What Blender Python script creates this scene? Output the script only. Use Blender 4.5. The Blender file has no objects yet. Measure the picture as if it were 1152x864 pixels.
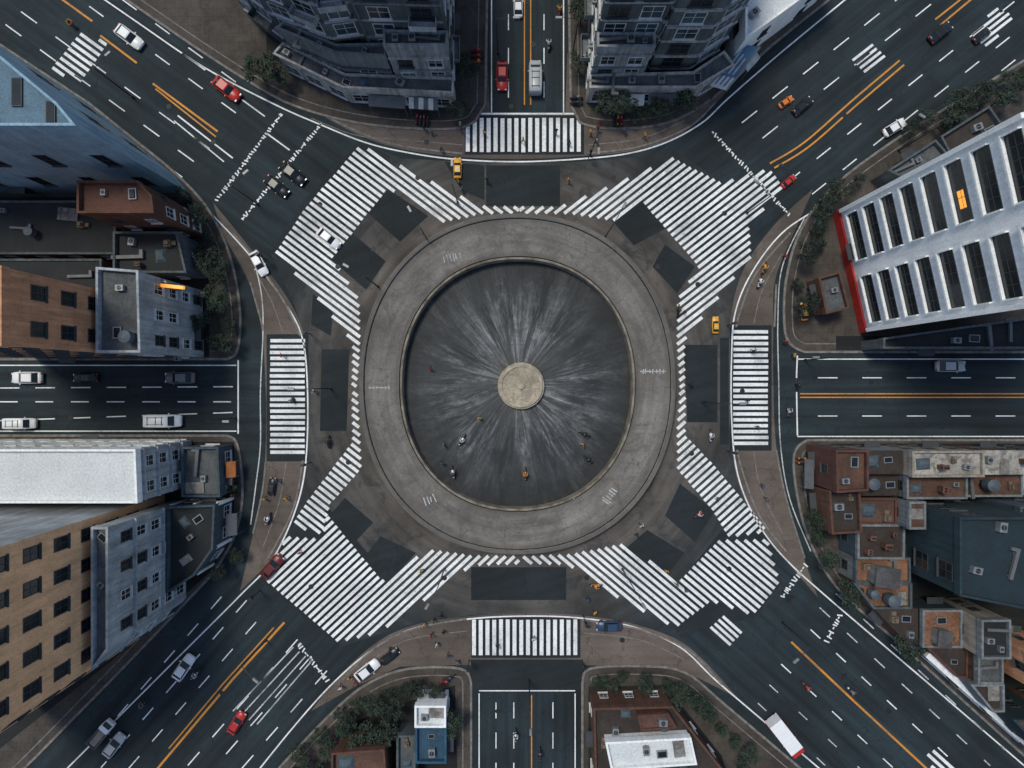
import bpy, bmesh, math, random
from mathutils import Vector, Matrix
random.seed(7)
H=90.0; S=8.0
scene=bpy.context.scene
COL=scene.collection
def W(px,py): return ((px-576)/S,(432-py)/S)

# ---------------------------------------------------------------- materials
class NT:
    def __init__(s,name,rough=.85,metal=0.):
        s.m=bpy.data.materials.new(name); s.m.use_nodes=True
        s.t=s.m.node_tree; s.b=s.t.nodes['Principled BSDF']
        s.b.inputs['Roughness'].default_value=rough
        s.b.inputs['Metallic'].default_value=metal
        s.pos=s.n('ShaderNodeNewGeometry').outputs['Position']
    def n(s,k,**kw):
        x=s.t.nodes.new(k)
        for a,b in kw.items(): setattr(x,a,b)
        return x
    def l(s,a,b): s.t.links.new(a,b)
    def mapping(s,vec,scale=(1,1,1),rot=0.,loc=(0,0,0)):
        m=s.n('ShaderNodeMapping'); s.l(vec,m.inputs['Vector'])
        m.inputs['Scale'].default_value=scale; m.inputs['Rotation'].default_value=(0,0,rot); m.inputs['Location'].default_value=loc
        return m.outputs[0]
    def rot(s,vec,ang):
        m=s.n('ShaderNodeVectorRotate',rotation_type='Z_AXIS'); s.l(vec,m.inputs['Vector']); m.inputs['Angle'].default_value=ang
        return m.outputs[0]
    def noise(s,vec,scale,detail=3,rough=.55,dist=0):
        x=s.n('ShaderNodeTexNoise'); s.l(vec,x.inputs['Vector'])
        x.inputs['Scale'].default_value=scale; x.inputs['Detail'].default_value=detail
        x.inputs['Roughness'].default_value=rough; x.inputs['Distortion'].default_value=dist
        return x.outputs['Fac']
    def rng(s,v,a,b,c,d,smooth=False):
        x=s.n('ShaderNodeMapRange'); s.l(v,x.inputs['Value'])
        if smooth: x.interpolation_type='SMOOTHSTEP'
        for i,q in enumerate((a,b,c,d)): x.inputs[1+i].default_value=q
        return x.outputs['Result']
    def math(s,op,a,b=None):
        x=s.n('ShaderNodeMath',operation=op)
        for i,q in enumerate((a,b)):
            if q is None: continue
            if isinstance(q,(int,float)): x.inputs[i].default_value=q
            else: s.l(q,x.inputs[i])
        return x.outputs[0]
    def mix(s,f,a,b,mode='MIX'):
        x=s.n('ShaderNodeMixRGB',blend_type=mode)
        for i,q in zip((0,1,2),(f,a,b)):
            if isinstance(q,(int,float)): x.inputs[i].default_value=q if i==0 else (q,q,q,1)
            elif isinstance(q,tuple): x.inputs[i].default_value=(*q[:3],1)
            else: s.l(q,x.inputs[i])
        return x.outputs[0]
    def out(s,c): s.l(c,s.b.inputs['Base Color']); return s.m

_mc={}
def mat_simple(name,col,rough=.7,metal=0.,var=.2,scale=1.,spec=None):
    key=(name,)
    if key in _mc: return _mc[key]
    t=NT(name,rough,metal)
    a=t.rng(t.noise(t.pos,scale,4),.3,.7,1-var,1+var)
    c=t.mix(1,tuple(col),a,'MULTIPLY')
    _mc[key]=t.out(c)
    return t.m
def mat_wall(name,col,rough=.85,var=.3,brick=False):
    if name in _mc: return _mc[name]
    t=NT(name,rough)
    a=t.rng(t.noise(t.pos,.35,5,.6),.3,.7,1-var,1+var*.6)
    st=t.rng(t.noise(t.mapping(t.pos,(1.6,1.6,.12)),1.2,4,.65),.35,.7,1.1,1-var*1.3)
    c=t.mix(1,tuple(col),a,'MULTIPLY'); c=t.mix(1,c,st,'MULTIPLY')
    f=t.rng(t.noise(t.pos,5,3),.3,.7,.86,1.12); c=t.mix(1,c,f,'MULTIPLY')
    d=t.rng(t.noise(t.pos,.9,5,.7),.56,.66,0,.55*min(1,var*3))
    c=t.mix(d,c,tuple(x*.45 for x in col))
    _mc[name]=t.out(c); return t.m
def mat_roof(name,col,ang=0.,var=.4,seam=True,stain=.6):
    if name in _mc: return _mc[name]
    t=NT(name,.85)
    p=t.rot(t.pos,ang)
    a=t.rng(t.noise(t.pos,.25,5,.65),.3,.7,1-var,1+var*.6)
    c=t.mix(1,tuple(col),a,'MULTIPLY')
    f=t.rng(t.noise(t.pos,4,4),.3,.7,.82,1.15); c=t.mix(1,c,f,'MULTIPLY')
    d=t.rng(t.noise(t.pos,.6,6,.7,.4),.5,.6,0,stain)
    c=t.mix(d,c,(col[0]*.35+.01,col[1]*.33+.008,col[2]*.33+.008))
    if seam:
        sp=t.n('ShaderNodeSeparateXYZ'); t.l(p,sp.inputs[0])
        m=t.math('ABSOLUTE',t.math('SUBTRACT',t.math('FRACT',t.math('MULTIPLY',sp.outputs[0],.9)),.5))
        c=t.mix(t.rng(m,.44,.5,0,.5),c,tuple(x*.4 for x in col))
    _mc[name]=t.out(c); return t.m
def mat_asphalt(name,col,ang=0.,streak=.35,light=None):
    t=NT(name,.88)
    p=t.rot(t.pos,-ang)
    a=t.rng(t.noise(t.pos,.07,5,.6),.32,.68,.6,1.4)
    c=t.mix(1,tuple(col),a,'MULTIPLY')
    s1=t.rng(t.noise(t.mapping(p,(.035,.8,1)),1.,5,.6),.32,.7,1-streak,1+streak)
    c=t.mix(1,c,s1,'MULTIPLY')
    f=t.rng(t.noise(t.pos,7,3,.7),.25,.75,.68,1.32); c=t.mix(1,c,f,'MULTIPLY')
    d=t.rng(t.noise(t.pos,.35,6,.7,.6),.56,.68,0,.45); c=t.mix(d,c,tuple(x*.5 for x in col))
    w=t.n('ShaderNodeTexNoise'); w.inputs['Scale'].default_value=.7; t.l(t.pos,w.inputs['Vector'])
    vm=t.n('ShaderNodeVectorMath',operation='ADD'); t.l(t.pos,vm.inputs[0])
    sc=t.n('ShaderNodeVectorMath',operation='SCALE'); t.l(w.outputs['Color'],sc.inputs[0]); sc.inputs['Scale'].default_value=2.5
    t.l(sc.outputs[0],vm.inputs[1])
    v=t.n('ShaderNodeTexVoronoi',feature='DISTANCE_TO_EDGE'); v.inputs['Scale'].default_value=.16; t.l(vm.outputs[0],v.inputs['Vector'])
    k=t.rng(v.outputs['Distance'],.004,.014,.45,0)
    c=t.mix(k,c,tuple(x*.35 for x in col))
    return t.out(c)
RC=W(582,432); RY=177/191.
def polar(t):
    mp=t.n('ShaderNodeMapping'); t.l(t.pos,mp.inputs['Vector'])
    mp.inputs['Location'].default_value=(-RC[0],-RC[1]*RY,0); mp.inputs['Scale'].default_value=(1,RY,0)
    v=mp.outputs[0]
    ln=t.n('ShaderNodeVectorMath',operation='LENGTH'); t.l(v,ln.inputs[0])
    nm=t.n('ShaderNodeVectorMath',operation='NORMALIZE'); t.l(v,nm.inputs[0])
    return v,ln.outputs['Value'],nm.outputs[0]
def polarvec(t,nm,r,k,ks):
    sc=t.n('ShaderNodeVectorMath',operation='SCALE'); t.l(nm,sc.inputs[0]); sc.inputs['Scale'].default_value=k
    cb=t.n('ShaderNodeCombineXYZ'); t.l(t.math('MULTIPLY',r,ks),cb.inputs[2])
    ad=t.n('ShaderNodeVectorMath',operation='ADD'); t.l(sc.outputs[0],ad.inputs[0]); t.l(cb.outputs[0],ad.inputs[1])
    return ad.outputs[0]
def mat_carriage():
    t=NT('worn carriageway asphalt',.88)
    v,r,nm=polar(t)
    base=t.mix(t.rng(r,23,38,0,1,True),(.1,.088,.077),(.024,.032,.036))
    a=t.rng(t.noise(t.pos,.12,5,.6),.32,.68,.5,1.4); c=t.mix(1,base,a,'MULTIPLY')
    s=t.rng(t.noise(polarvec(t,nm,r,1.2,.9),1.,5,.6),.32,.7,.65,1.3); c=t.mix(1,c,s,'MULTIPLY')
    f=t.rng(t.noise(t.pos,7,3,.7),.25,.75,.72,1.28); c=t.mix(1,c,f,'MULTIPLY')
    d=t.rng(t.noise(t.pos,.3,6,.7,.6),.52,.63,0,.65); c=t.mix(d,c,(.022,.026,.029))
    return t.out(c)
def mat_ring():
    t=NT('ring concrete',.85)
    v,r,nm=polar(t)
    a=t.rng(t.noise(t.pos,.14,6,.65),.3,.7,.6,1.28); c=t.mix(1,(.2,.183,.162),a,'MULTIPLY')
    s=t.rng(t.noise(polarvec(t,nm,r,1.1,.9),1.,5,.65),.36,.66,.72,1.16); c=t.mix(1,c,s,'MULTIPLY')
    f=t.rng(t.noise(t.pos,5,4,.75),.25,.75,.68,1.3); c=t.mix(1,c,f,'MULTIPLY')
    d=t.rng(t.noise(t.pos,.3,7,.8,1.2),.49,.62,0,.6); c=t.mix(d,c,(.085,.075,.066))
    e=t.rng(t.noise(t.pos,.9,6,.75,.6),.6,.7,0,.35); c=t.mix(e,c,(.3,.285,.26))
    w=t.n('ShaderNodeTexNoise'); w.inputs['Scale'].default_value=.5; t.l(t.pos,w.inputs['Vector'])
    sc=t.n('ShaderNodeVectorMath',operation='SCALE'); t.l(w.outputs['Color'],sc.inputs[0]); sc.inputs['Scale'].default_value=3.
    vm=t.n('ShaderNodeVectorMath',operation='ADD'); t.l(t.pos,vm.inputs[0]); t.l(sc.outputs[0],vm.inputs[1])
    vo=t.n('ShaderNodeTexVoronoi',feature='DISTANCE_TO_EDGE'); vo.inputs['Scale'].default_value=.2; t.l(vm.outputs[0],vo.inputs['Vector'])
    c=t.mix(t.rng(vo.outputs['Distance'],.004,.014,.5,0),c,(.07,.066,.062))
    # thin tyre rubs that follow the curve
    ty=t.noise(polarvec(t,nm,r,.9,7.),1.,3,.5)
    c=t.mix(t.math('MULTIPLY',t.rng(ty,.56,.66,0,.5),t.rng(t.noise(t.pos,.1,2),.45,.6,0,1)),c,(.07,.066,.062))
    c=t.mix(t.rng(r,20.2,21.4,0,.5,True),c,(.09,.083,.075)); c=t.mix(t.rng(r,16.4,17.8,.55,0,True),c,(.095,.087,.078))
    return t.out(c)
def mat_disc():
    t=NT('stained floor',.7)
    v,r,nm=polar(t)
    n1=t.noise(polarvec(t,nm,r,5.2,.09),1.,7,.8,.5)
    n2=t.noise(polarvec(t,nm,r,17,.16),1.,5,.75)
    nb=t.noise(polarvec(t,nm,r,1.7,.07),1.,3,.65)
    n3=t.noise(t.pos,.45,8,.8,1.4)
    s1=t.math('MULTIPLY',t.rng(n1,.47,.65,0,1.),t.rng(r,4,15.5,1,.12,True))
    s2=t.math('MULTIPLY',t.rng(n2,.51,.66,0,.6),t.rng(r,3,14.5,1,.1,True))
    m=t.math('MINIMUM',t.math('ADD',s1,s2),1.)
    m=t.math('MULTIPLY',m,t.rng(nb,.38,.58,.12,1.))
    m=t.math('MULTIPLY',m,t.rng(n3,.38,.58,.22,1.))
    base=t.mix(t.rng(t.noise(t.pos,.2,6,.7,.5),.35,.65,0,1),(.013,.016,.018),(.042,.045,.048))
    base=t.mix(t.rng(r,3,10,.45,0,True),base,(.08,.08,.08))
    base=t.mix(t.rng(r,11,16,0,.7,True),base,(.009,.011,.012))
    f=t.rng(t.noise(t.pos,6,3,.7),.25,.75,.65,1.35); base=t.mix(1,base,f,'MULTIPLY')
    dk=t.rng(t.noise(polarvec(t,nm,r,4.4,.08),1.,5,.7),.5,.64,0,.8); base=t.mix(dk,base,(.006,.008,.009))
    return t.out(t.mix(m,base,(.4,.405,.4)))
def mat_paint(name,col,wear=.5,dark=(.06,.062,.065)):
    t=NT(name,.7)
    a=t.rng(t.noise(t.pos,.25,4),.3,.7,.8,1.12); c=t.mix(1,tuple(col),a,'MULTIPLY')
    w=t.rng(t.noise(t.pos,2.6,6,.8),.51,.66,0,wear); c=t.mix(w,c,dark)
    w=t.rng(t.noise(t.pos,.15,5,.7),.53,.7,0,wear); c=t.mix(w,c,dark)
    return t.out(c)
def mat_pavement(name,col):
    t=NT(name,.9)
    a=t.rng(t.noise(t.pos,.12,6,.65),.3,.7,.5,1.4); c=t.mix(1,tuple(col),a,'MULTIPLY')
    b=t.n('ShaderNodeTexBrick'); t.l(t.pos,b.inputs['Vector']); b.inputs['Scale'].default_value=1.
    b.inputs['Brick Width'].default_value=1.2; b.inputs['Row Height'].default_value=1.2; b.inputs['Mortar Size'].default_value=.03
    b.inputs['Color1'].default_value=(1,1,1,1); b.inputs['Color2'].default_value=(.86,.86,.86,1); b.inputs['Mortar'].default_value=(.62,.62,.62,1)
    c=t.mix(1,c,b.outputs['Color'],'MULTIPLY')
    f=t.rng(t.noise(t.pos,4,4,.75),.25,.75,.75,1.25); c=t.mix(1,c,f,'MULTIPLY')
    d=t.rng(t.noise(t.pos,.5,6,.7,.6),.5,.64,0,.6); c=t.mix(d,c,tuple(x*.4 for x in col))
    return t.out(c)
M_ground=mat_asphalt('ground asphalt',(.014,.024,.028))
M_yardshade=mat_asphalt('painted yard shade',(.01,.011,.011))  # near-black colour carries the deep shadow of the building gaps
M_white=mat_paint('white road paint',(.88,.89,.88),.46)
M_white2=mat_paint('worn white road paint',(.62,.63,.63),.9)
M_yellow=mat_paint('yellow road paint',(.7,.28,.03),.55)
M_pave=mat_pavement('paving slabs',(.075,.063,.053))
M_apron=mat_asphalt('brown pavement',(.12,.096,.08),0,.15)
M_kerb=mat_simple('kerb stone',(.19,.175,.16),.9,0,.4,1.5)
M_ring=mat_ring(); M_disc=mat_disc()
M_lip=mat_simple('concrete lip',(.2,.172,.13),.9,0,.55,.8)
M_hubtop=mat_simple('beige concrete',(.38,.33,.25),.9,0,.4,.8)
M_patch=mat_asphalt('dark asphalt repair',(.014,.02,.023),.3,.25)
M_tyre=mat_simple('tyre rubber',(.02,.02,.02),.9)
M_rim=mat_simple('alloy rim',(.45,.45,.46),.35,.8)
M_glass=mat_simple('dark glass',(.015,.02,.025),.12,0,.2)
M_wglass=mat_simple('window glass',(.012,.018,.022),.15,0,.5,.6)
M_bglass=mat_simple('bluish window glass',(.035,.065,.09),.2,0,.6,.5)
M_frameL=mat_simple('pale window frame',(.55,.56,.56),.7)
M_frameD=mat_simple('dark window frame',(.05,.055,.06),.6)
M_metal=mat_simple('galvanised metal',(.25,.26,.27),.5,.3)
M_dmetal=mat_simple('dark painted metal',(.03,.034,.038),.5,.3)
M_trunk=mat_simple('bark',(.08,.06,.045),.95)
M_lamp=mat_simple('headlamp lens',(.7,.7,.68),.2)
M_tail=mat_simple('tail lamp lens',(.5,.03,.02),.3)
M_skin=mat_simple('skin',(.35,.2,.14),.6); M_hair=mat_simple('hair',(.02,.015,.012),.8)
M_iron=mat_simple('cast iron',(.02,.022,.024),.6,.3)
t=NT('foliage',.8)
f=t.rng(t.noise(t.pos,1.1,3,.6),.35,.65,0,1); c=t.mix(f,(.008,.018,.013),(.036,.058,.034))
g=t.rng(t.noise(t.pos,.12,2),.35,.65,.6,1.3); M_leaf=t.out(t.mix(1,c,g,'MULTIPLY'))
t=NT('lit window',.5); t.b.inputs['Base Color'].default_value=(.8,.4,.08,1)
t.b.inputs['Emission Color'].default_value=(1,.36,.04,1); t.b.inputs['Emission Strength'].default_value=.9; M_lit=t.m

# ---------------------------------------------------------------- geometry helpers
def mesh(name,verts,faces,mats,mi=None,smooth=False):
    me=bpy.data.meshes.new(name); me.from_pydata([tuple(v) for v in verts],[],faces)
    if not isinstance(mats,(list,tuple)): mats=[mats]
    for m in mats: me.materials.append(m)
    if mi:
        for p,i in zip(me.polygons,mi): p.material_index=i
    if smooth:
        for p in me.polygons: p.use_smooth=True
    me.update(); return me
def obj(name,me,parent=None,loc=(0,0,0),rotz=0.,mat=None,**props):
    o=bpy.data.objects.new(name,me); COL.objects.link(o)
    if parent: o.parent=parent
    if mat is not None: o.matrix_basis=mat
    else: o.location=loc; o.rotation_euler=(0,0,rotz)
    for k,v in props.items(): o[k]=v
    return o
def thing(name,loc,rotz,label,category,group=None):
    o=obj(name,None,None,loc,rotz); o.empty_display_size=.3
    o['label']=label; o['category']=category
    if group: o['group']=group
    return o
class B:
    def __init__(s): s.v=[]; s.f=[]; s.m=[]
    def face(s,pts,mi=0):
        k=len(s.v); s.v+= [tuple(p) for p in pts]; s.f.append(list(range(k,k+len(pts)))); s.m.append(mi)
    def box(s,x0,x1,y0,y1,z0,z1,mi=0,M=None,taper=0):
        t=taper
        p=[(x0,y0,z0),(x1,y0,z0),(x1,y1,z0),(x0,y1,z0),(x0+t,y0+t,z1),(x1-t,y0+t,z1),(x1-t,y1-t,z1),(x0+t,y1-t,z1)]
        if M: p=[tuple(M@Vector(q)) for q in p]
        k=len(s.v); s.v+=p
        for f in ((3,2,1,0),(4,5,6,7),(0,1,5,4),(1,2,6,5),(2,3,7,6),(3,0,4,7)): s.f.append([k+i for i in f]); s.m.append(mi)
    def cyl(s,c,r,z0,z1,n=16,mi=0,r2=None,M=None,ax='z'):
        r2=r if r2 is None else r2; k=len(s.v)
        for z,q in ((z0,r),(z1,r2)):
            for i in range(n):
                a=2*math.pi*i/n; u,w=q*math.cos(a),q*math.sin(a)
                p=(c[0]+u,c[1]+w,z) if ax=='z' else ((c[0]+u,z,c[1]+w) if ax=='y' else (z,c[0]+u,c[1]+w))
                s.v.append(tuple(M@Vector(p)) if M else p)
        for i in range(n):
            j=(i+1)%n; s.f.append([k+i,k+j,k+n+j,k+n+i]); s.m.append(mi)
        s.f.append([k+i for i in range(n)][::-1]); s.m.append(mi)
        s.f.append([k+n+i for i in range(n)]); s.m.append(mi)
    def me(s,name,mats,smooth=False): return mesh(name,s.v,s.f,mats,s.m,smooth)
def fixn(me):
    bm=bmesh.new(); bm.from_mesh(me); bmesh.ops.recalc_face_normals(bm,faces=bm.faces); bm.to_mesh(me); bm.free(); return me
def densify(pts,closed):
    out=[];N=len(pts)
    for i in range(N):
        a=pts[i]; out.append(a)
        if i==N-1 and not closed: break
        c=pts[(i+1)%N]; L=math.hypot(c[0]-a[0],c[1]-a[1])
        if L>140:
            for q in (18/L,1-18/L): out.append((a[0]+(c[0]-a[0])*q,a[1]+(c[1]-a[1])*q))
    return out
def cat(pts,n=8,closed=False):
    pts=densify(pts,closed)
    out=[]; N=len(pts)
    rngi=range(N) if closed else range(N-1)
    for i in rngi:
        if closed: p0,p1,p2,p3=pts[i-1],pts[i],pts[(i+1)%N],pts[(i+2)%N]
        else: p0,p1,p2,p3=pts[max(i-1,0)],pts[i],pts[i+1],pts[min(i+2,N-1)]
        L=math.hypot(p2[0]-p1[0],p2[1]-p1[1])
        if L>104: out.append(tuple(p1)); continue
        for k in range(n):
            t=k/n; out.append(tuple(.5*((2*p1[j])+(-p0[j]+p2[j])*t+(2*p0[j]-5*p1[j]+4*p2[j]-p3[j])*t*t+(-p0[j]+3*p1[j]-3*p2[j]+p3[j])*t**3) for j in (0,1)) if math.hypot(p1[0]-p0[0],p1[1]-p0[1])<4*L and math.hypot(p3[0]-p2[0],p3[1]-p2[1])<4*L else (p1[0]+(p2[0]-p1[0])*t,p1[1]+(p2[1]-p1[1])*t))
    if not closed: out.append(tuple(pts[-1]))
    return out
def area(p): return .5*sum(p[i][0]*p[(i+1)%len(p)][1]-p[(i+1)%len(p)][0]*p[i][1] for i in range(len(p)))
def ccw(p): return p if area(p)>0 else p[::-1]
def sheet(name,pts,z,mat,px=True,label='',cat_='road'):
    w=ccw([W(*p) if px else p for p in pts])
    return obj(name,mesh(name,[(x,y,z) for x,y in w],[list(range(len(w)))],mat),kind='structure',label=label,category=cat_)
def offset(w,d):
    out=[];n=len(w)
    for i in range(n):
        a,b,c=Vector(w[i-1]),Vector(w[i]),Vector(w[(i+1)%n])
        e1=(b-a).normalized(); e2=(c-b).normalized()
        n1=Vector((-e1.y,e1.x)); n2=Vector((-e2.y,e2.x))
        m=(n1+n2); q=max(1+n1.dot(n2),.3)
        out.append(tuple(b+m*(d/q)))
    return out
def slab(name,pts,z0,z1,mat,**kw):
    w=ccw([W(*p) for p in pts]); n=len(w)
    v=[(x,y,z0) for x,y in w]+[(x,y,z1) for x,y in w]
    f=[[i,(i+1)%n,n+(i+1)%n,n+i] for i in range(n)]+[list(range(n,2*n))]
    return obj(name,mesh(name,v,f,mat),kind='structure',**kw)
def strip_pts(pts,w):
    L=[];R=[];n=len(pts)
    for i in range(n):
        a=Vector(pts[max(i-1,0)]);b=Vector(pts[min(i+1,n-1)]); d=(b-a).normalized(); nn=Vector((-d.y,d.x))*w/2
        p=Vector(pts[i]); L.append(p+nn); R.append(p-nn)
    return L,R
def line(name,pts,width,z,mat,smooth=True,zt=None,label='painted road line',cat_='road marking',off=0):
    p=cat(pts) if smooth and len(pts)>2 else pts
    w=[W(*q) for q in p]
    if off:
        w,_=strip_pts(w,off*2)
    L,R=strip_pts(w,width); n=len(w); b=B()
    for i in range(n-1):
        if zt is None: b.face([(*R[i],z),(*R[i+1],z),(*L[i+1],z),(*L[i],z)])
        else:
            b.face([(*R[i],zt),(*R[i+1],zt),(*L[i+1],zt),(*L[i],zt)])
            b.face([(*R[i],z),(*R[i+1],z),(*R[i+1],zt),(*R[i],zt)])
            b.face([(*L[i+1],z),(*L[i],z),(*L[i],zt),(*L[i+1],zt)])
    return obj(name,b.me(name,mat),kind='structure',label=label,category=cat_)
def bars(name,segs,width,z,mat,label,cat_='road marking'):
    b=B()
    for (p,q) in segs:
        a=Vector(W(*p));c=Vector(W(*q)); d=(c-a)
        if d.length<.05: continue
        d.normalize(); nn=Vector((-d.y,d.x))*width/2
        b.face([(*(a-nn),z),(*(c-nn),z),(*(c+nn),z),(*(a+nn),z)])
    return obj(name,b.me(name,mat),kind='structure',label=label,category=cat_)
def zebra(poly,ang,period,white,z,mat=M_white,label='white zebra crossing stripes on worn asphalt',ph=0,jit=.4):
    a=math.radians(ang); d=(math.cos(a),math.sin(a)); n=(-d[1],d[0])
    U=[(p[0]*d[0]+p[1]*d[1],p[0]*n[0]+p[1]*n[1]) for p in poly]
    lo=min(u[1] for u in U);hi=max(u[1] for u in U); segs=[]
    v=lo+period*.5+ph
    while v<hi:
        xs=[]
        for i in range(len(U)):
            (u0,v0),(u1,v1)=U[i],U[(i+1)%len(U)]
            if (v0<=v)!=(v1<=v): xs.append(u0+(v-v0)/(v1-v0)*(u1-u0))
        xs.sort()
        for i in range(0,len(xs)-1,2):
            if xs[i+1]-xs[i]>4:
                s0=xs[i]+random.uniform(-jit,jit); s1=xs[i+1]+random.uniform(-jit,jit)
                segs.append(((s0*d[0]+v*n[0],s0*d[1]+v*n[1]),(s1*d[0]+v*n[0],s1*d[1]+v*n[1])))
        v+=period
    bars('crosswalk',segs,white/S,z,mat,label,'crosswalk')
def dashes(p0,p1,ln,gap,width,z=.03,mat=M_white,label='dashed white lane line',off=0):
    a=Vector(p0);b=Vector(p1);L=(b-a).length;d=(b-a)/L;t=off;segs=[]
    while t<L:
        segs.append((tuple(a+d*t),tuple(a+d*min(t+ln,L)))); t+=ln+gap
    bars('lane_marking',segs,width,z,mat,label)
def scribble(p0,p1,w,z=.03,mat=M_white,step=3.4,label='broken white painted line across the lanes'):
    a=Vector(p0);b=Vector(p1);L=(b-a).length;d=(b-a)/L;n=Vector((-d.y,d.x));t=0;segs=[]
    while t<L:
        c=a+d*t+n*random.uniform(-.5,.5); k=random.random()
        h=w*random.uniform(.3,.5)
        if k<.6: segs.append((c-n*h+d*random.uniform(-1.4,1.4),c+n*h+d*random.uniform(-1.4,1.4)))
        else: segs.append((c-d*1.3,c+d*1.3))
        t+=step*random.uniform(.75,1.25)
    bars('road_marking',segs,.2,z,mat,label)

# ---------------------------------------------------------------- ground & roads
g=2500
obj('ground',mesh('ground',[(-g,-g,0),(g,-g,0),(g,g,0),(-g,g,0)],[[0,1,2,3]],M_ground),kind='structure',label='dark city asphalt ground',category='ground')
def road(p,ang,name='road'):
    M=mat_asphalt('road asphalt %d'%ang,(.0145,.025,.030),math.radians(-ang),.5)
    sheet(name,p,.004 if int(ang) in(0,90) else .008,M,label='dark asphalt road',cat_='road')
road([(540,-500),(645,-500),(645,200),(540,200)],90)
road([(505,660),(660,660),(660,1400),(505,1400)],90.0001)
road([(-800,402),(360,402),(360,494),(-800,494)],0)
road([(800,394),(1900,394),(1900,500),(800,500)],0.0001)
road([(450,120),(100,-130),(-400,-450),(-600,-260),(-300,-170),(0,40),(200,190),(300,300),(400,300)],36)
road([(700,150),(820,80),(960,-40),(1300,-320),(1600,-260),(1152,65),(900,240),(820,330),(740,260)],-38)
road([(400,520),(330,600),(240,640),(30,840),(-300,1170),(20,1230),(320,860),(420,740),(500,690)],132)
road([(760,520),(830,520),(900,600),(1152,850),(1550,1180),(1280,1200),(900,870),(780,740),(660,690)],42)
carr=[(450,178),(520,182),(580,183),(650,182),(720,176),(760,170),(812,205),(852,262),(826,340),(820,400),(820,470),(826,530),(850,590),(882,655),(850,697),(800,704),(760,714),(700,700),(650,693),(590,690),(530,692),(470,700),(385,727),(295,655),(330,595),(346,530),(349,450),(346,385),(330,340),(304,284),(340,228),(404,158)]
sheet('roundabout_road',carr,.012,mat_carriage(),label='worn grey asphalt around the central ring',cat_='road')
aN=cat([(330,112),(400,150),(450,167),(510,176),(580,179),(650,176),(720,168),(775,145),(822,98)])+[(760,118),(655,128),(645,128),(645,60),(638,60),(636,129),(551,129),(548,60),(540,60),(540,128),(420,125)]
aW=cat([(240,228),(290,290),(325,338),(343,380),(348,440),(346,520),(333,575),(308,625),(270,665)])+cat([(285,600),(295,550),(299,500),(299,440),(294,370),(280,318),(250,262)])
aE=cat([(915,212),(872,252),(838,300),(823,350),(820,400),(820,470),(827,530),(846,580),(880,625),(920,672)])+cat([(905,630),(884,560),(873,500),(870,430),(870,370),(872,315),(893,262)])
aS=cat([(350,800),(380,762),(425,722),(470,702),(530,693),(600,690),(660,693),(720,704),(775,728),(830,785)])+[(780,760),(720,750),(650,748),(600,749),(520,748),(450,750),(400,772)]
for a,q in ((aN,'north'),(aW,'west'),(aE,'east'),(aS,'south')): sheet('pavement',a,.016,M_apron,label='brown worn pavement apron beside the roundabout',cat_='pavement')
blocks=[
 [(-640,-600),(125,-12),(215,50),(300,104),(345,124),(395,137),(450,144),(510,145),(535,136),(546,118),(548,0),(548,-600)],
 [(640,-600),(640,0),(642,118),(652,138),(690,145),(740,141),(775,128),(812,102),(870,50),(930,2),(1500,-450),(1500,-600)],
 [(1900,-480),(1152,68),(1080,112),(1000,162),(935,212),(900,260),(884,315),(882,365),(888,386),(905,396),(1900,397)],
 [(1900,495),(908,495),(893,512),(897,560),(912,612),(945,665),(1010,722),(1152,850),(1600,1230),(1900,1230)],
 [(655,1500),(655,770),(664,752),(720,749),(770,756),(815,792),(905,868),(1500,1400)],
 [(530,1500),(530,768),(518,752),(460,752),(415,768),(375,800),(310,868),(-100,1400)],
 [(-900,490),(255,490),(268,502),(273,560),(263,605),(240,645),(140,750),(40,852),(-400,1280),(-900,1280)],
 [(-900,-620),(0,50),(100,116),(185,184),(232,232),(258,285),(270,345),(268,392),(256,404),(-900,405)]]
for bl in blocks:
    sm=cat(bl,5)
    slab('pavement',sm,-.05,.13,M_pave,label='grey brown slab pavement of a city block',category='pavement')
    line('kerb',sm,.32,0,M_kerb,False,.15,label='stone kerb along the block',cat_='kerb')
    cw=[W(*q) for q in sm]; sg_=1 if area(cw)>0 else -1
    line('pavement_edging',sm,.14,.134,M_kerb,False,None,'thin paving edge line inside the kerb','pavement',off=1.15*sg_)
for yd in ([(-400,222),(215,222),(228,255),(236,320),(236,402),(-400,402)],[(-400,494),(264,497),(264,600),(235,645),(130,740),(-10,850),(-400,850)],[(934,499),(1500,499),(1500,1100),(1165,845),(1015,706),(952,650),(938,590)],[(300,-300),(300,60),(345,88),(400,112),(513,118),(513,-300)],[(662,-300),(662,112),(770,112),(806,86),(880,10),(1000,-100),(1000,-300)],[(940,378),(1500,378),(1500,394),(940,394)],[(662,772),(748,770),(812,850),(830,920),(662,920)],[(380,818),(512,770),(516,920),(380,920)]):
    sheet('yard_shade',yd,.1345,M_yardshade,label='yard between the buildings with its deep shade painted in',cat_='ground')  # dark sheets paint the shade onto the ground between buildings
E=.2
line('lane_marking',[(60,-40),(150,22),(230,76),(310,118),(360,140),(410,160),(455,171),(510,179),(580,182),(650,179),(705,173),(750,160),(790,138),(820,110),(880,58),(960,-8),(1010,-50)],E,.03,M_white)
line('lane_marking',[(-30,38),(50,90),(120,140),(190,198),(240,243),(285,292),(320,340),(340,380),(346,440),(344,520),(332,575),(305,632),(270,670),(200,740),(120,820),(60,880)],E,.03,M_white)
line('lane_marking',[(1190,60),(1100,115),(1010,172),(930,228),(880,262),(845,308),(827,352),(823,400),(823,470),(829,530),(848,580),(880,625),(940,680),(1040,765),(1160,868)],E,.03,M_white)
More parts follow.
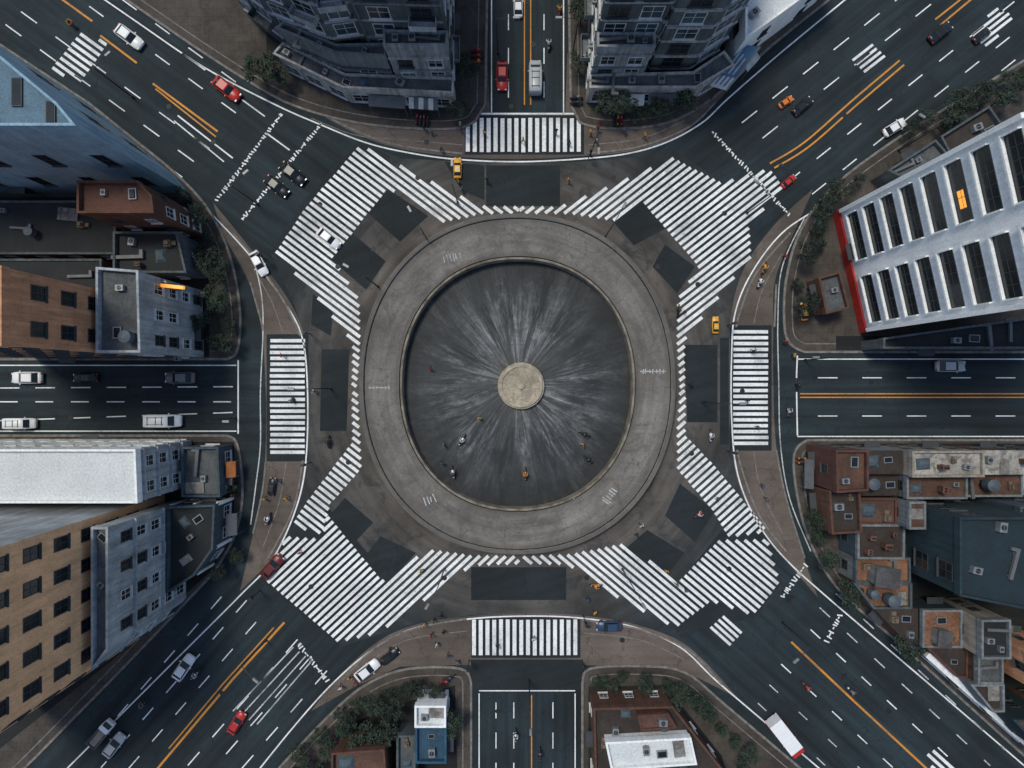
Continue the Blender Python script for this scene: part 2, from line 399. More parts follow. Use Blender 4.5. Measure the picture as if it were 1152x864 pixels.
line('lane_marking',[(280,880),(330,818),(375,768),(420,730),(465,707),(530,696),(600,693),(660,696),(715,706),(765,728),(805,765),(860,812),(940,880)],E,.03,M_white)
line('lane_marking',[(285,290),(294,330),(296,370),(293,440),(293,500),(288,545),(282,590)],.16,.03,M_white2)
line('lane_marking',[(905,245),(880,300),(875,360),(876,430),(878,500),(888,560),(912,620)],.16,.03,M_white2)
line('lane_marking',[(897,400),(896,430),(897,490)],.2,.03,M_white)
line('lane_marking',[(268,405),(268,488)],.2,.03,M_white)
for a,b in (((553,-80),(553,128)),((634,-80),(634,128)),((897,404),(1300,404)),((897,491),(1300,491)),((-100,411),(266,411)),((-100,485),(266,485)),((539,780),(539,960)),((647,780),(647,960)),((539,777),(647,777))):
    line('lane_marking',[a,b],.16,.03,M_white,False)
for kp in ([(330,112),(400,147),(450,164),(520,173)],[(660,173),(720,165),(775,143),(805,115)],[(385,765),(425,726),(470,706),(525,696)],[(655,697),(720,708),(775,732),(812,770)],[(262,262),(290,296),(320,340),(338,378)],[(341,518),(330,573),(302,628)],[(889,262),(850,308),(832,352),(828,368)],[(829,506),(835,530),(854,580),(884,620)],
 [(282,318),(297,372)],[(299,520),(295,555),(285,600)],[(873,320),(871,368)],[(873,506),(884,560),(905,628)]):
    line('kerb',kp,.25,0,M_kerb,True,.1,label='low kerb of the pavement apron',cat_='kerb')
for kp in ([(350,133),(400,152),(450,157),(520,163)],[(662,163),(720,156),(770,136)],[(400,758),(440,728),(475,716),(525,710)],[(657,712),(720,720),(770,742)],[(285,302),(306,340),(318,374)],[(322,520),(314,565),(296,615)],[(880,285),(858,325),(848,364)],[(848,508),(856,550),(880,600)]):
    line('pavement_edging',kp,.12,.02,M_kerb,True,None,'thin paving edge line on the apron','pavement')
def patch(p,z=.018): sheet('road_patch',p,z,M_patch,label='dark rectangular asphalt repair',cat_='road patch')
for p in ([(547,186),(630,186),(630,232),(547,232)],[(437,213),(482,243),(450,272),(412,238)],[(396,262),(434,294),(412,326),(370,290)],
 [(688,248),(722,226),(749,257),(713,276)],[(748,275),(782,300),(762,330),(734,300)],[(362,393),(393,393),(390,485),(360,485)],[(769,388),(807,388),(807,475),(773,475)],
 [(388,560),(420,588),(390,620),(364,588)],[(428,603),(468,622),(436,656),(406,632)],[(765,544),(804,575),(782,610),(748,580)],[(728,596),(770,622),(742,657),(698,622)],
 [(530,638),(637,638),(637,675),(530,675)],[(352,330),(375,352),(372,378),(350,365)],[(500,182),(545,186),(545,225),(520,215)],[(810,380),(820,380),(820,500),(810,500)]): patch(p)
for p in ([(523,130),(657,130),(657,174),(523,174)],[(530,694),(653,694),(653,740),(530,740)],[(300,376),(347,376),(347,519),(300,519)],[(821,366),(868,366),(868,507),(821,507)],[(530,742),(656,742),(656,776),(530,776)],
 [(405,158),(440,176),(350,312),(304,284),(340,228)],[(757,173),(848,272),(812,306),(722,214)],[(330,594),(370,572),(440,652),(380,726),(292,652)],[(765,655),(812,596),(880,655),(848,696),(760,712)]): patch(p,.022)
zebra([(525,133),(655,133),(655,171),(525,171)],90,7.8,4.5,.03)
zebra([(532,697),(651,697),(651,737),(532,737)],90,7.6,4.4,.03)
zebra([(304,380),(343,380),(343,515),(304,515)],0,6.6,3.8,.03)
zebra([(825,370),(864,370),(864,503),(825,503)],0,6.6,3.8,.03)
P1,W1=6.7,3.7
zebra([(405,163),(470,197),(540,232),(584,233),(584,240),(545,240),(497,250),(437,211),(374,290),(404,338),(405,390),(401,440),(396,440),(397,385),(355,332),(310,284),(345,232)],37,P1,W1,.03)
zebra([(757,178),(700,204),(630,233),(584,233),(584,240),(640,240),(690,248),(722,226),(786,300),(762,338),(762,392),(765,438),(770,438),(770,382),(845,288),(842,252),(882,212),(866,190),(812,206)],-38,P1,W1,.03)
zebra([(396,441),(402,441),(405,492),(406,528),(372,566),(362,600),(328,592),(345,565),(397,497)],38,P1,W1,.03)
zebra([(368,578),(430,654),(482,618),(530,625),(584,626),(584,634),(530,636),(470,680),(425,712),(380,722),(298,652),(322,604),(362,606)],-43,P1,W1,.03)
zebra([(765,439),(771,439),(771,490),(800,520),(865,598),(820,604),(800,572),(762,528),(762,482)],-42,P1,W1,.03)
zebra([(863,607),(877,655),(848,692),(800,676),(760,706),(700,675),(640,635),(585,634),(585,626),(640,624),(700,612),(765,653),(808,608)],40,P1,W1,.03)
zebra([(797,708),(815,691),(834,712),(818,730)],42,6,3.2,.03)
zebra([(57,78),(90,38),(122,48),(90,94)],36,7,3.6,.03)
zebra([(957,66),(980,48),(998,66),(975,84)],-38,6,3,.03)
zebra([(1092,42),(1120,8),(1140,18),(1112,54)],-38,6,3,.03)
zebra([(1038,852),(1052,842),(1078,866),(1062,876)],42,7,3.6,.03)
def lanes(p0,p1,offs,ln,gap,w=.17,mat=M_white):
    a=Vector(p0);b=Vector(p1);d=(b-a).normalized();n=Vector((-d.y,d.x))
    for i,o in enumerate(offs):
        q=random.uniform(0,ln)
        dashes(tuple(a+n*o+d*(o*.1)),tuple(b+n*o),ln,gap,w,off=q,mat=mat)
lanes((252,152),(-60,-75),(-66,-44,-22),22,26)
lanes((252,152),(-60,-75),(28,56,84),20,26)
line('lane_marking',[(172,94),(245,148)],.28,.03,M_yellow,False); line('lane_marking',[(175,100),(243,154)],.2,.03,M_yellow,False)
line('lane_marking',[(113,40),(154,71)],.28,.03,M_yellow,False); line('lane_marking',[(68,-2),(104,24)],.28,.03,M_yellow,False)
line('lane_marking',[(200,130),(262,178)],.22,.03,M_white,False); line('lane_marking',[(196,136),(252,182)],.18,.03,M_white,False)
for q in ((205,60),(238,92),(272,112),(300,150)): line('lane_marking',[q,(q[0]+26,q[1]+19)],.2,.03,M_white,False)
scribble((317,128),(243,226),5); scribble((361,140),(270,250),5)
lanes((862,188),(1180,-65),(-56,-28),22,22); lanes((862,188),(1180,-65),(28,56,80),20,24)
for o in (0,5): line('lane_marking',[(866+o,184+o),(905+o,160+o),(960+o,112+o),(1012+o,68+o)],.24,.03,M_yellow,True)
line('lane_marking',[(1052,22),(1085,-4)],.24,.03,M_yellow,False); line('lane_marking',[(1058,28),(1094,-2)],.24,.03,M_yellow,False)
scribble((802,149),(888,242),5)
lanes((318,702),(150,895),(-72,-48,-24),20,22); lanes((318,702),(150,895),(24,48,72),18,22)
line('lane_marking',[(320,700),(262,764),(176,866),(150,896)],.3,.03,M_yellow,False); line('lane_marking',[(308,706),(252,768),(190,842)],.18,.03,M_yellow,False)
for k in range(4): line('lane_marking',[(330+k*7,728+k*5),(262+k*9,800+k*5)],.18,.03,M_white2,False)
scribble((336,724),(368,766),6)
lanes((890,722),(1080,898),(-74,-50),16,26,.16,M_white2); lanes((890,722),(1080,898),(-25,26),15,24); lanes((890,722),(1080,898),(52,76),13,32,.15,M_white2)
line('lane_marking',[(890,722),(962,790),(1046,868),(1080,898)],.3,.03,M_yellow,False)
scribble((906,636),(880,672),7); scribble((945,692),(930,722),7)
for x in (572,612): dashes((x,-60),(x,122),18,20,.15)
for x in (590,597): line('lane_marking',[(x,-60),(x,118)],.16,.03,M_yellow,False)
line('lane_marking',[(538,128),(652,128)],.25,.03,M_white,False)
for x in (558,578,622): dashes((x,790),(x,950),18,16,.15)
line('lane_marking',[(598,782),(598,960)],.16,.034,M_yellow,False)
for y in (427,466): dashes((-80,y+10),(262,y-2 if y>440 else y+8),22,18,.16)
dashes((-80,452),(262,452),20,20,.16)
for y in (443,447): line('lane_marking',[(900,y),(1300,y)],.16,.03,M_yellow,False)
for y in (425,468): dashes((920,y),(1300,y),22,28,.15)
b=B(); b.cyl((0,0),.36,0,.012,20); b.box(-.25,.25,-.02,.02,.012,.018); b.box(-.02,.02,-.25,.25,.012,.017); MH=b.me('manhole_cover',M_iron)
for (x,y) in [(470,200),(690,200),(380,300),(785,320),(392,520),(778,510),(500,650),(660,650),(420,280),(740,300),(360,230),(815,240),(350,660),(820,640),(240,160),(190,120),(950,130),(1000,100),(250,780),(290,740),(950,760),(1000,800),(600,50),(575,120),(150,440),(80,470),(980,430),(1060,480),(560,800),(630,820),(330,450),(835,440),(480,160),(700,720),(440,730)]:
    X,Y=W(x,y); o=obj('manhole_cover',MH,None,(X,Y,.034),random.uniform(0,3)); o['label']='round cast iron manhole cover in the asphalt'; o['category']='manhole cover'; o['group']='manhole covers in the roads'
# ---------------------------------------------------------------- central ring
def sgn(c,p): return math.copysign(abs(c)**(2/p),c)
def ell(rx,ry,n=160,cx=582,cy=432,p=2.16): return [W(cx+rx*sgn(math.cos(2*math.pi*i/n),p),cy-ry*sgn(math.sin(2*math.pi*i/n),p)) for i in range(n)]
def annulus(name,prof,mats,mis,parent,cx=582,cy=432,n=160,**kw):
    v=[];f=[];mi=[]
    for (rx,ry,z) in prof:
        v+=[(x,y,z) for x,y in ell(rx,ry,n,cx,cy)]
    for k in range(len(prof)-1):
        for i in range(n):
            j=(i+1)%n; f.append([k*n+i,k*n+j,(k+1)*n+j,(k+1)*n+i]); mi.append(mis[k])
    return obj(name,fixn(mesh(name,v,f,mats,mi)),parent,**kw)
ring=thing('roundabout_island',(0,0,0),0,'raised grey concrete ring around a sunken dark circular floor','roundabout')
DZ=1.5
annulus('deck',[(169,182.5,0.4),(169,182.5,DZ),(131,141.5,DZ),(131,141.5,.4)],[M_ring],[0,0,0],ring)
annulus('outer_rim',[(175,188.5,0),(175,188.5,DZ+.1),(174,187.5,DZ+.15),(170.6,184,DZ+.15),(170,183.4,DZ)],[M_ring,M_kerb],[0,0,0,1],ring)
annulus('inner_rim',[(129.8,140.2,DZ),(129.8,140.2,DZ+.18),(127.4,137.8,DZ+.18),(127.2,137.6,.02)],[M_lip],[0,0,0],ring)
v=[(x,y,.03) for x,y in ell(128.2,138.6)]
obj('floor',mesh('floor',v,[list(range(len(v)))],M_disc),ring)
hub=thing('central_plinth',(*W(586,434),.03),0,'round weathered beige concrete plinth on the dark floor','plinth')
b=B(); b.cyl((0,0),3.25,0,.8,64,0); b.cyl((0,0),3.1,.8,.95,64,0,2.95); hm=mat_roof('plinth concrete',(.44,.38,.28),0,.4,False,.55)
obj('base',b.me('base',hm),hub)
v=[];f=[];n=64
for (r,z) in ((3.0,.96),(3.0,1.12),(2.65,1.12),(2.65,.95)):
    v+=[(r*math.cos(2*math.pi*i/n),r*math.sin(2*math.pi*i/n),z) for i in range(n)]
for k in range(3):
    for i in range(n): j=(i+1)%n; f.append([k*n+i,k*n+j,(k+1)*n+j,(k+1)*n+i])
obj('rim',fixn(mesh('rim',v,f,M_hubtop)),hub)
b=B(); b.cyl((0,0),.5,.95,1.2,24); obj('drain_cap',b.me('drain_cap',M_hubtop),hub)
def deckmark(cx,cy,ang,n,L,gap=4,w=.16,cross=None):
    a=math.radians(ang); d=Vector((math.cos(a),math.sin(a))); nn=Vector((-d.y,d.x)); segs=[]
    for i in range(n):
        c=Vector((cx,cy))+nn*(i-(n-1)/2)*gap*random.uniform(.85,1.15); l=L*random.uniform(.5,1)
        q=nn*random.uniform(-1,1)
        segs.append((c-d*l/2,c+d*l/2+q))
    if cross: segs.append((Vector((cx,cy))-nn*n*gap/2,Vector((cx,cy))+nn*n*gap/2))
    bars('road_marking',segs,w,DZ+.01,M_white2,'faded white painted marks on the concrete ring')
deckmark(429,436,90,6,5,4,.12,True); deckmark(732,418,90,7,6,4,.12,True); deckmark(510,292,75,6,11,3.5,.13); deckmark(485,560,70,4,11,3.5,.13); deckmark(684,556,35,6,12,3.6,.16)

# ---------------------------------------------------------------- buildings
_win={}
def winmesh(w,h,style,lit=False):
    key=(round(w,2),round(h,2),style,lit)
    if key in _win: return _win[key]
    b=B(); fr=.1; o=.07
    if style=='bay': fr=.04
    b.box(-w/2,w/2,0,.03,-h/2,h/2,1)
    b.box(-w/2-fr,-w/2,0,o,-h/2-fr,h/2+fr); b.box(w/2,w/2+fr,0,o,-h/2-fr,h/2+fr)
    b.box(-w/2,w/2,0,o,h/2,h/2+fr); b.box(-w/2,w/2,0,o,-h/2-fr,-h/2)
    nm=max(1,int(w/1.5))
    for i in range(1,nm+1):
        x=-w/2+w*i/(nm+1); b.box(x-.03,x+.03,.03,o-.01,-h/2,h/2)
    b.box(-w/2,w/2,.03,o-.015,.1,.16)
    if lit: b.box(-w*.28,w*.02,.03,.05,-h*.2,h*.25,2)
    if style=='bay':
        b.box(-w/2-.2,w/2+.2,0,.4,-h/2-fr-.25,-h/2-fr-.002,3); b.box(-w/2-.2,-w/2-fr,0,.38,-h/2-fr,h/2+fr,3); b.box(w/2+fr,w/2+.2,0,.38,-h/2-fr,h/2+fr,3)
    else: b.box(-w/2-.2,w/2+.2,0,.22,-h/2-fr-.12,-h/2-fr-.002)
    if style=='hood': b.box(-w/2-.2,w/2+.2,0,.26,h/2+fr+.002,h/2+fr+.16)
    m=b.me('window',[M_frameD if style in('dark','bay') else M_frameL, M_bglass if style=='blue' else M_wglass, M_lit, w_white]); _win[key]=m; return m
def acmesh():
    b=B(); b.box(-.6,.6,-.45,.45,0,.8,0); b.cyl((0,0),.34,.8,.84,16,1); b.box(-.5,.5,-.02,.02,.84,.86,0); b.box(-.7,.7,-.05,.05,-.0,.12,1)
    return b.me('air_conditioner',[M_metal,M_dmetal])
def tankmesh():
    b=B(); 
    for x in(-.5,.5):
        for y in(-.5,.5): b.box(x-.06,x+.06,y-.06,y+.06,0,.8)
    b.cyl((0,0),.85,.8,2.1,20); b.cyl((0,0),.88,2.1,2.35,20,0,.25)
    return b.me('water_tank',[mat_simple('tank plastic',(.08,.1,.12),.6)])
def ductmesh():
    b=B(); b.box(-2,1.6,-.22,.22,.15,.55); b.box(1.6,2.04,-.22,.9,.15,.55)
    for x in(-1.6,0,1.3): b.box(x-.05,x+.05,-.28,.28,0,.15)
    return b.me('duct',[mat_simple('duct sheet metal',(.12,.125,.13),.6)])
def skymesh():
    b=B(); b.box(-.7,.7,-.5,.5,0,.25,0); b.box(-.58,.58,-.38,.38,.25,.36,1,taper=.08)
    return b.me('skylight',[M_metal,M_wglass])
def hutmesh():
    b=B(); b.box(-1.4,1.4,-1.1,1.1,0,2.3,0); b.box(-1.6,1.6,-1.3,1.3,2.3,2.45,1); b.box(-.45,.45,-1.13,-1.1,0,1.9,2)
    return b.me('stair_hut',[mat_wall('hut render',(.2,.2,.19)),mat_roof('hut felt',(.09,.09,.09),0,.3,False),M_dmetal])
def chim():
    b=B(); b.box(-.4,.4,-.3,.3,0,1.3,0); b.box(-.48,.48,-.38,.38,1.3,1.45,0); b.cyl((-.18,0),.12,1.45,1.75,10,1); b.cyl((.18,0),.12,1.45,1.75,10,1)
    return b.me('chimney',[mat_wall('chimney brick',(.16,.08,.055)),M_dmetal])
def tarpm():
    b=B(); n=6; rnd=random.Random(3)
    Z=[[.25+.5*math.exp(-((i-3)**2+(j-3)**2)/6.)+rnd.uniform(-.07,.07) if 0<i<n and 0<j<n else .02 for j in range(n+1)] for i in range(n+1)]
    for i in range(n):
        for j in range(n):
            q=[(i,j),(i+1,j),(i+1,j+1),(i,j+1)]
            b.face([(-1.1+a*.37,-.9+c*.3,Z[a][c]) for a,c in q])
    return b.me('tarpaulin',[mat_simple('grey blue tarpaulin',(.07,.1,.12),.8)])
def panelm():
    b=B(); b.box(-1.3,1.3,-.8,.8,.1,.18)
    for x in(-.9,0,.9): b.box(x-.04,x+.04,-.85,.85,.18,.22)
    for x in(-1.2,1.1): b.box(x,x+.1,-.7,.7,0,.1)
    return b.me('metal_sheet',[mat_roof('loose sheet metal',(.27,.26,.24),.3,.4,True,.8)])
def boxesm():
    b=B(); b.box(-.7,.2,-.5,.4,0,.7,0,None,.03); b.box(.2,.8,-.3,.3,0,.45,0,None,.03); b.box(-.5,.1,-.3,.2,.7,1.1,0,None,.04)
    return b.me('crate_stack',[mat_simple('weathered wood',(.16,.12,.085),.9)])
w_white=mat_wall('white render',(.9,.91,.9),.8,.08)
CL={'air_conditioner':acmesh(),'water_tank':tankmesh(),'duct':ductmesh(),'skylight':skymesh(),'stair_hut':hutmesh(),'chimney':chim(),'tarpaulin':tarpm(),'metal_sheet':panelm(),'crate_stack':boxesm()}
def inside(p,w):
    r=False;n=len(w)
    for i in range(n):
        (x0,y0),(x1,y1)=w[i],w[(i+1)%n]
        if (y0>p[1])!=(y1>p[1]) and p[0]<(x1-x0)*(p[1]-y0)/(y1-y0)+x0: r=not r
    return r
def building(name,base,h,wall,roof,label,win=None,clutter=(),ledges=0,pilaster=0,par=.7,category='building',z0=.13,parmat=None,ledgemat=None,door=True,ledgew=.32,band=None,fins=0,north=None,slots=()):
    w=ccw([W(*p) for p in base]); n=len(w)
    cx=sum(p[0] for p in w)/n; cy=sum(p[1] for p in w)/n
    T=thing(name,(cx,cy,z0),0,label,category)
    w=[(x-cx,y-cy) for x,y in w]; hh=h-z0
    v=[(x,y,0) for x,y in w]+[(x,y,hh) for x,y in w]
    f=[[i,(i+1)%n,n+(i+1)%n,n+i] for i in range(n)]
    wm=mesh('wall',v,f,[wall,north or wall])
    if north:
        for p in wm.polygons:
            if p.normal.y>.75: p.material_index=1
    obj('wall',wm,T)
    obj('roof',mesh('roof',[(x,y,hh) for x,y in w],[list(range(n))],roof),T)
    if par>0:
        o1=offset(w,-.1);i1=offset(w,.18);b=B()
        for i in range(n):
            j=(i+1)%n; A,Bq,C,D=o1[i],o1[j],i1[j],i1[i]
            b.face([(*A,hh+par),(*Bq,hh+par),(*C,hh+par),(*D,hh+par)])
            b.face([(*A,hh-.35),(*Bq,hh-.35),(*Bq,hh+par),(*A,hh+par)])
            b.face([(*D,hh+par),(*C,hh+par),(*C,hh+.002),(*D,hh+.002)])
            b.face([(*w[i],hh-.35),(*w[j],hh-.35),(*Bq,hh-.35),(*A,hh-.35)])
        obj('parapet',b.me('parapet',parmat or wall),T)
    vis=[]
    for i in range(n):
        a=Vector(w[i]);c=Vector(w[(i+1)%n]);d=c-a;L=d.length;d.normalize();nn=Vector((d.y,-d.x));mid=(a+c)/2+Vector((cx,cy))
        if nn.dot(-mid)>2.0 and L>1.6 and not (north and nn.y>.75): vis.append((a,c,d,nn,L))
    cnt=0
    for (a,c,d,nn,L) in vis:
        tv=Vector((nn.y,-nn.x)); lb=B(); pb=B()
        def MX(p,z): return Matrix(((tv.x,nn.x,0,p.x),(tv.y,nn.y,0,p.y),(0,0,1,z),(0,0,0,1)))
        if ledges:
            for k in range(1,int(hh/ledges)+1):
                z=k*ledges
                if z>hh-.6: break
                lm=ledgemat or wall
                if isinstance(lm,list): lm=random.choice(lm)
                lb=B(); lb.box(-L/2,L/2,.0,ledgew*random.uniform(.6,1.2),z-.12,z+.1,0,MX((a+c)/2,0)); obj('ledge',lb.me('ledge',lm),T)
        if pilaster:
            m=max(1,int(L/pilaster))
            for k in range(m+1):
                p=a+d*(L*(k+.0)/m)
                pb=B(); pb.box(-.2,.2,0,.2,.0,hh-.36,0,MX(p,0)); obj('pilaster',pb.me('pilaster',ledgemat if ledgemat and not isinstance(ledgemat,list) else wall),T)
        if fins and L>8:
            for q in (0.,1.):
                pb=B(); pb.box(-.25,.25,0,.5,2.2,hh-.36,0,MX(a+d*(.25+(L-.5)*q),0)); obj('facade_fin',pb.me('facade_fin',wall),T)
        if fins and L>8 and nn.y<-.8:
            for k in range(6):
                lb=B(); lb.box(-L/2+.6,L/2-.6,0,.03,4+k*4.6,6.2+k*4.6,0,MX((a+c)/2,0)); obj('window_band',lb.me('window_band',M_wglass),T)
        if band and L>8:
            bb=B(); bb.box(-L/2-.1,L/2,0,.25,0,band[1],0,MX((a+c)/2,0)); obj('base_band',bb.me('base_band',band[0]),T); band=None
        if win and win['dx']<L+1 and not (fins and nn.y<-.8):
            fl=win.get('fh',3.3); m=max(1,int((L-.6)/win['dx'])); st=win.get('z0',1.7)
            nf=int((hh-st)/fl)+1
            for k in range(nf):
                z=st+k*fl
                if z+win['h']/2>hh-.5: break
                for q in range(m):
                    if cnt>=96: break
                    if random.random()<win.get('skip',.04): continue
                    p=a+d*(L*(q+.5)/m); cnt+=1
                    lit=(cnt==win.get('lit',-1))
                    sty=win.get('style','plain')
                    if sty=='mixed': sty=random.choice(['plain','dark','hood'])
                    if sty=='modern': sty=random.choice(['blue','dark','blue','plain'])
                    obj('window',winmesh(win['w'],win['h'],sty,lit),T,mat=MX(p,z))
                    if win.get('ac',0)>random.random():
                        obj('air_conditioner',CL['air_conditioner'],T,mat=MX(p+d*(win['w']*.5+.3),z-1.2)@Matrix.Translation((0,.35,0))@Matrix.Scale(.6,4))
                    if win.get('balc',0)>random.random():
                        bb=B(); ww=win['w']/2+.4; dp=random.uniform(.8,1.4); bb.box(-ww,ww,0,dp,-.12,0); 
                        bb.box(-ww,ww,dp-.05,dp,0,.9); bb.box(-ww,-ww+.05,0,dp-.05,0,.9); bb.box(ww-.05,ww,0,dp-.05,0,.9)
                        obj('balcony',bb.me('balcony',random.choice([w_dark2,w_mid,w_dark,w_grey])),T,mat=MX(p,z-win['h']/2-.2))
    if door and vis:
        a,c,d,nn,L=max(vis,key=lambda q:q[4]); tv=Vector((nn.y,-nn.x)); p=a+d*L*.35
        b=B(); b.box(-.75,.75,0,.06,0,2.3,1); b.box(-.9,-.75,0,.12,0,2.4); b.box(.75,.9,0,.12,0,2.4); b.box(-.75,.75,0,.12,2.3,2.4); b.box(-1.1,1.1,0,.9,2.5,2.6)
        obj('door',b.me('door',[M_frameD,M_dmetal]),T,mat=Matrix(((tv.x,nn.x,0,p.x),(tv.y,nn.y,0,p.y),(0,0,1,0),(0,0,0,1))))
    for (px,py,sw,sl,ang) in slots:
        x,y=W(px,py); kk=(90-h)/90.; b=B(); b.box(-sw/2,sw/2,-sl/2,sl/2,0,.2,0); b.box(-sw/2+.12,sw/2-.12,-sl/2+.12,sl/2-.12,.2,.24,1)
        obj('roof_window',b.me('roof_window',[M_frameD,M_wglass]),T,(x*kk-cx,y*kk-cy,hh+.003),math.radians(ang))
    ii=offset(w,1.0)
    if clutter:
        xs=[p[0] for p in ii];ys=[p[1] for p in ii];used=[]
        for cn in clutter:
            for _ in range(60):
                p=(random.uniform(min(xs),max(xs)),random.uniform(min(ys),max(ys)))
                if inside(p,ii) and all((p[0]-u[0])**2+(p[1]-u[1])**2>3.2 for u in used):
                    used.append(p); o=obj(cn,CL[cn],T,(p[0],p[1],hh+.003),random.choice([0,math.pi/2])+random.uniform(-.1,.1)+math.atan2(w[1][1]-w[0][1],w[1][0]-w[0][0])); s_=random.uniform(.6,1.05); o.scale=(s_,s_,s_); break
    return T
AC='air_conditioner';WT='water_tank';DU='duct';SK='skylight';HU='stair_hut';CH='chimney';TA='tarpaulin';MS='metal_sheet';CR='crate_stack'
w_blue=mat_wall('pale blue render',(.27,.42,.53),.85,.2); w_brown=mat_wall('brown brick',(.12,.055,.036)); w_orange=mat_wall('orange render',(.66,.32,.17),.85,.25)
w_ochre=mat_wall('peach ochre render',(.95,.54,.29),.85,.16); w_grey=mat_wall('pale grey render',(.4,.43,.45),.85,.3)
w_dark=mat_wall('soot grey stone',(.1,.12,.13),.85,.4); w_dark2=mat_wall('grey stone',(.2,.22,.23)); w_teal=mat_wall('dark teal render',(.018,.042,.055)); w_red=mat_wall('red brick',(.12,.05,.036)); w_sred=mat_simple('signal red paint',(.42,.025,.02),.6)
w_cream=mat_wall('cream render',(.34,.3,.25)); w_slate=mat_wall('slate blue cladding',(.06,.09,.115)); w_mid=mat_wall('mid grey stone',(.3,.32,.33),.85,.4); w_front=mat_wall('pale shopfront render',(.5,.48,.44),.85,.35)
r_blue=mat_roof('blue roof felt',(.12,.2,.26),.6,.2,False,.3); r_dark=mat_roof('dark roof felt',(.018,.021,.023)); r_brown=mat_roof('brown roof',(.045,.034,.028),.3); r_white=mat_roof('white roof membrane',(.66,.69,.7),0,.08,False,.1)
r_grey=mat_roof('grey roof felt',(.1,.11,.115),.2); r_rust=mat_roof('rusty metal roof',(.12,.062,.042),.5,.5); r_teal=mat_roof('dark teal roof',(.013,.029,.039),.2,.3,False,.4); r_cream=mat_roof('cream roof',(.4,.38,.34),.1,.45,True,.85); r_or=mat_roof('orange tile roof',(.24,.115,.065),.0,.5); r_brick=mat_roof('brick coloured roof',(.12,.052,.034),.2,.3,False,.4)
P=dict
building('apartment_block',[(-60,217),(213,217),(198,199),(100,118),(0,52),(-60,12)],23,w_blue,r_blue,'tall pale blue rendered block with tall dark windows by the road',P(w=1.4,h=3.4,dx=6.2,fh=8,z0=5,style='dark',skip=.0),[],parmat=w_blue,slots=[(20,104,1.1,3.0,0),(58,128,1.0,2.6,0)])
building('brick_house',[(156,236),(214,236),(227,250),(229,266),(156,266)],12,w_brown,r_brick,'narrow red brown brick house beside the pale blue block',P(w=1.1,h=1.6,dx=3,fh=3.4,style='mixed'),[SK,AC])
building('warehouse',[(-60,236),(150,236),(150,292),(-60,292)],4,w_brown,r_dark,'low sooty warehouse with a black felt roof',P(w=1.4,h=1.4,dx=4,fh=3.3),[DU,AC,MS,DU,WT,CR,AC,TA],par=.2,parmat=w_dark)
building('shed',[(156,272),(222,272),(232,314),(156,314)],5,w_dark,r_dark,'low dark shed with patched roof behind the trees',P(w=1,h=1.2,dx=3,fh=3),[DU,TA,AC,CH,CR])
building('shed',[(-60,300),(140,300),(140,332),(-60,332)],5,w_brown,r_dark,'low brown shed with a stained metal roof',None,[DU,SK,AC,AC],par=.2,parmat=w_dark)
building('town_house',[(190,324),(228,327),(230,402),(190,402)],15,w_grey,r_grey,'pale grey town house with a glowing orange roof sign',P(w=1.1,h=1.7,dx=2.4,fh=3.2,ac=.2,style='mixed'),[AC,WT,SK])
X,Y=W(190,322); kk=79/90.
sg=thing('illuminated_sign',(X*kk+.3,Y*kk,10.4),math.radians(-6),'glowing orange box sign bracketed to the grey town house','sign')
b=B(); b.box(-1.4,1.4,-.2,.2,0,.5); obj('light_box',b.me('light_box',M_lit),sg)
b=B(); b.box(-1.5,1.5,-.28,.28,-.12,-.002); b.box(-1.9,-1.5,-.08,.08,-.1,0); obj('bracket',b.me('bracket',M_dmetal),sg)
building('apartment_block',[(40,342),(184,342),(184,402),(40,402)],28,w_orange,r_or,'orange rendered apartment block with small square windows',P(w=1.4,h=1.9,dx=2.6,fh=4.4,style='dark',skip=0),[AC,WT])
building('office_building',[(-70,495),(216,495),(218,545),(-70,545)],13,w_grey,r_white,'long building with clean white flat roof facing the street',P(w=1.2,h=1.7,dx=2.3,fh=3.0,style='hood'),[HU,AC],ledges=3.0,parmat=w_white)
building('shop',[(224,500),(262,500),(264,552),(224,552)],4,w_slate,r_grey,'low slate coloured corner shop with roof units',P(w=1.6,h=1.4,dx=2.5,fh=3),[AC,DU,MS])
building('shop',[(212,562),(262,560),(260,606),(240,634),(212,652)],5,w_slate,r_dark,'dark slate clad shop with white posts on the corner',P(w=1.4,h=1.6,dx=2.2,fh=2.8),[AC,SK,TA,MS],pilaster=3,ledgemat=w_white)
building('town_house',[(196,562),(210,562),(210,672),(196,690)],17,w_grey,r_grey,'pale grey tall town house with rows of small windows',P(w=1.1,h=1.7,dx=2.7,fh=3.1,ac=.1,style='mixed',skip=.02),[AC,SK],ledges=6.2,north=w_grey)
building('apartment_block',[(40,556),(186,556),(186,694),(160,716),(40,790)],31,w_ochre,r_brown,'tall peach ochre apartment block with dark windows',P(w=1.3,h=2.0,dx=3.2,fh=4.3,z0=3.5,style='dark',skip=0),[AC,HU],parmat=w_white,north=w_grey)
building('office_tower',[(938,240),(968,374),(1092,350),(1062,212)],34,w_white,r_white,'tall white office block with large dark window bays and red base',P(w=6.2,h=2.0,dx=7,fh=3.9,z0=4.4,style='bay',skip=0,lit=11),[AC,HU],band=(w_sred,1.7),fins=1,ledges=0)
building('shed',[(968,384),(1140,360),(1140,394),(968,394)],5,w_dark,r_dark,'dark low shed behind the white office block',None,[DU,AC,DU,SK])
building('shed',[(906,318),(928,312),(938,350),(914,356)],3.4,w_brown,r_grey,'tiny kiosk with stained roof under the white tower',None,[AC])
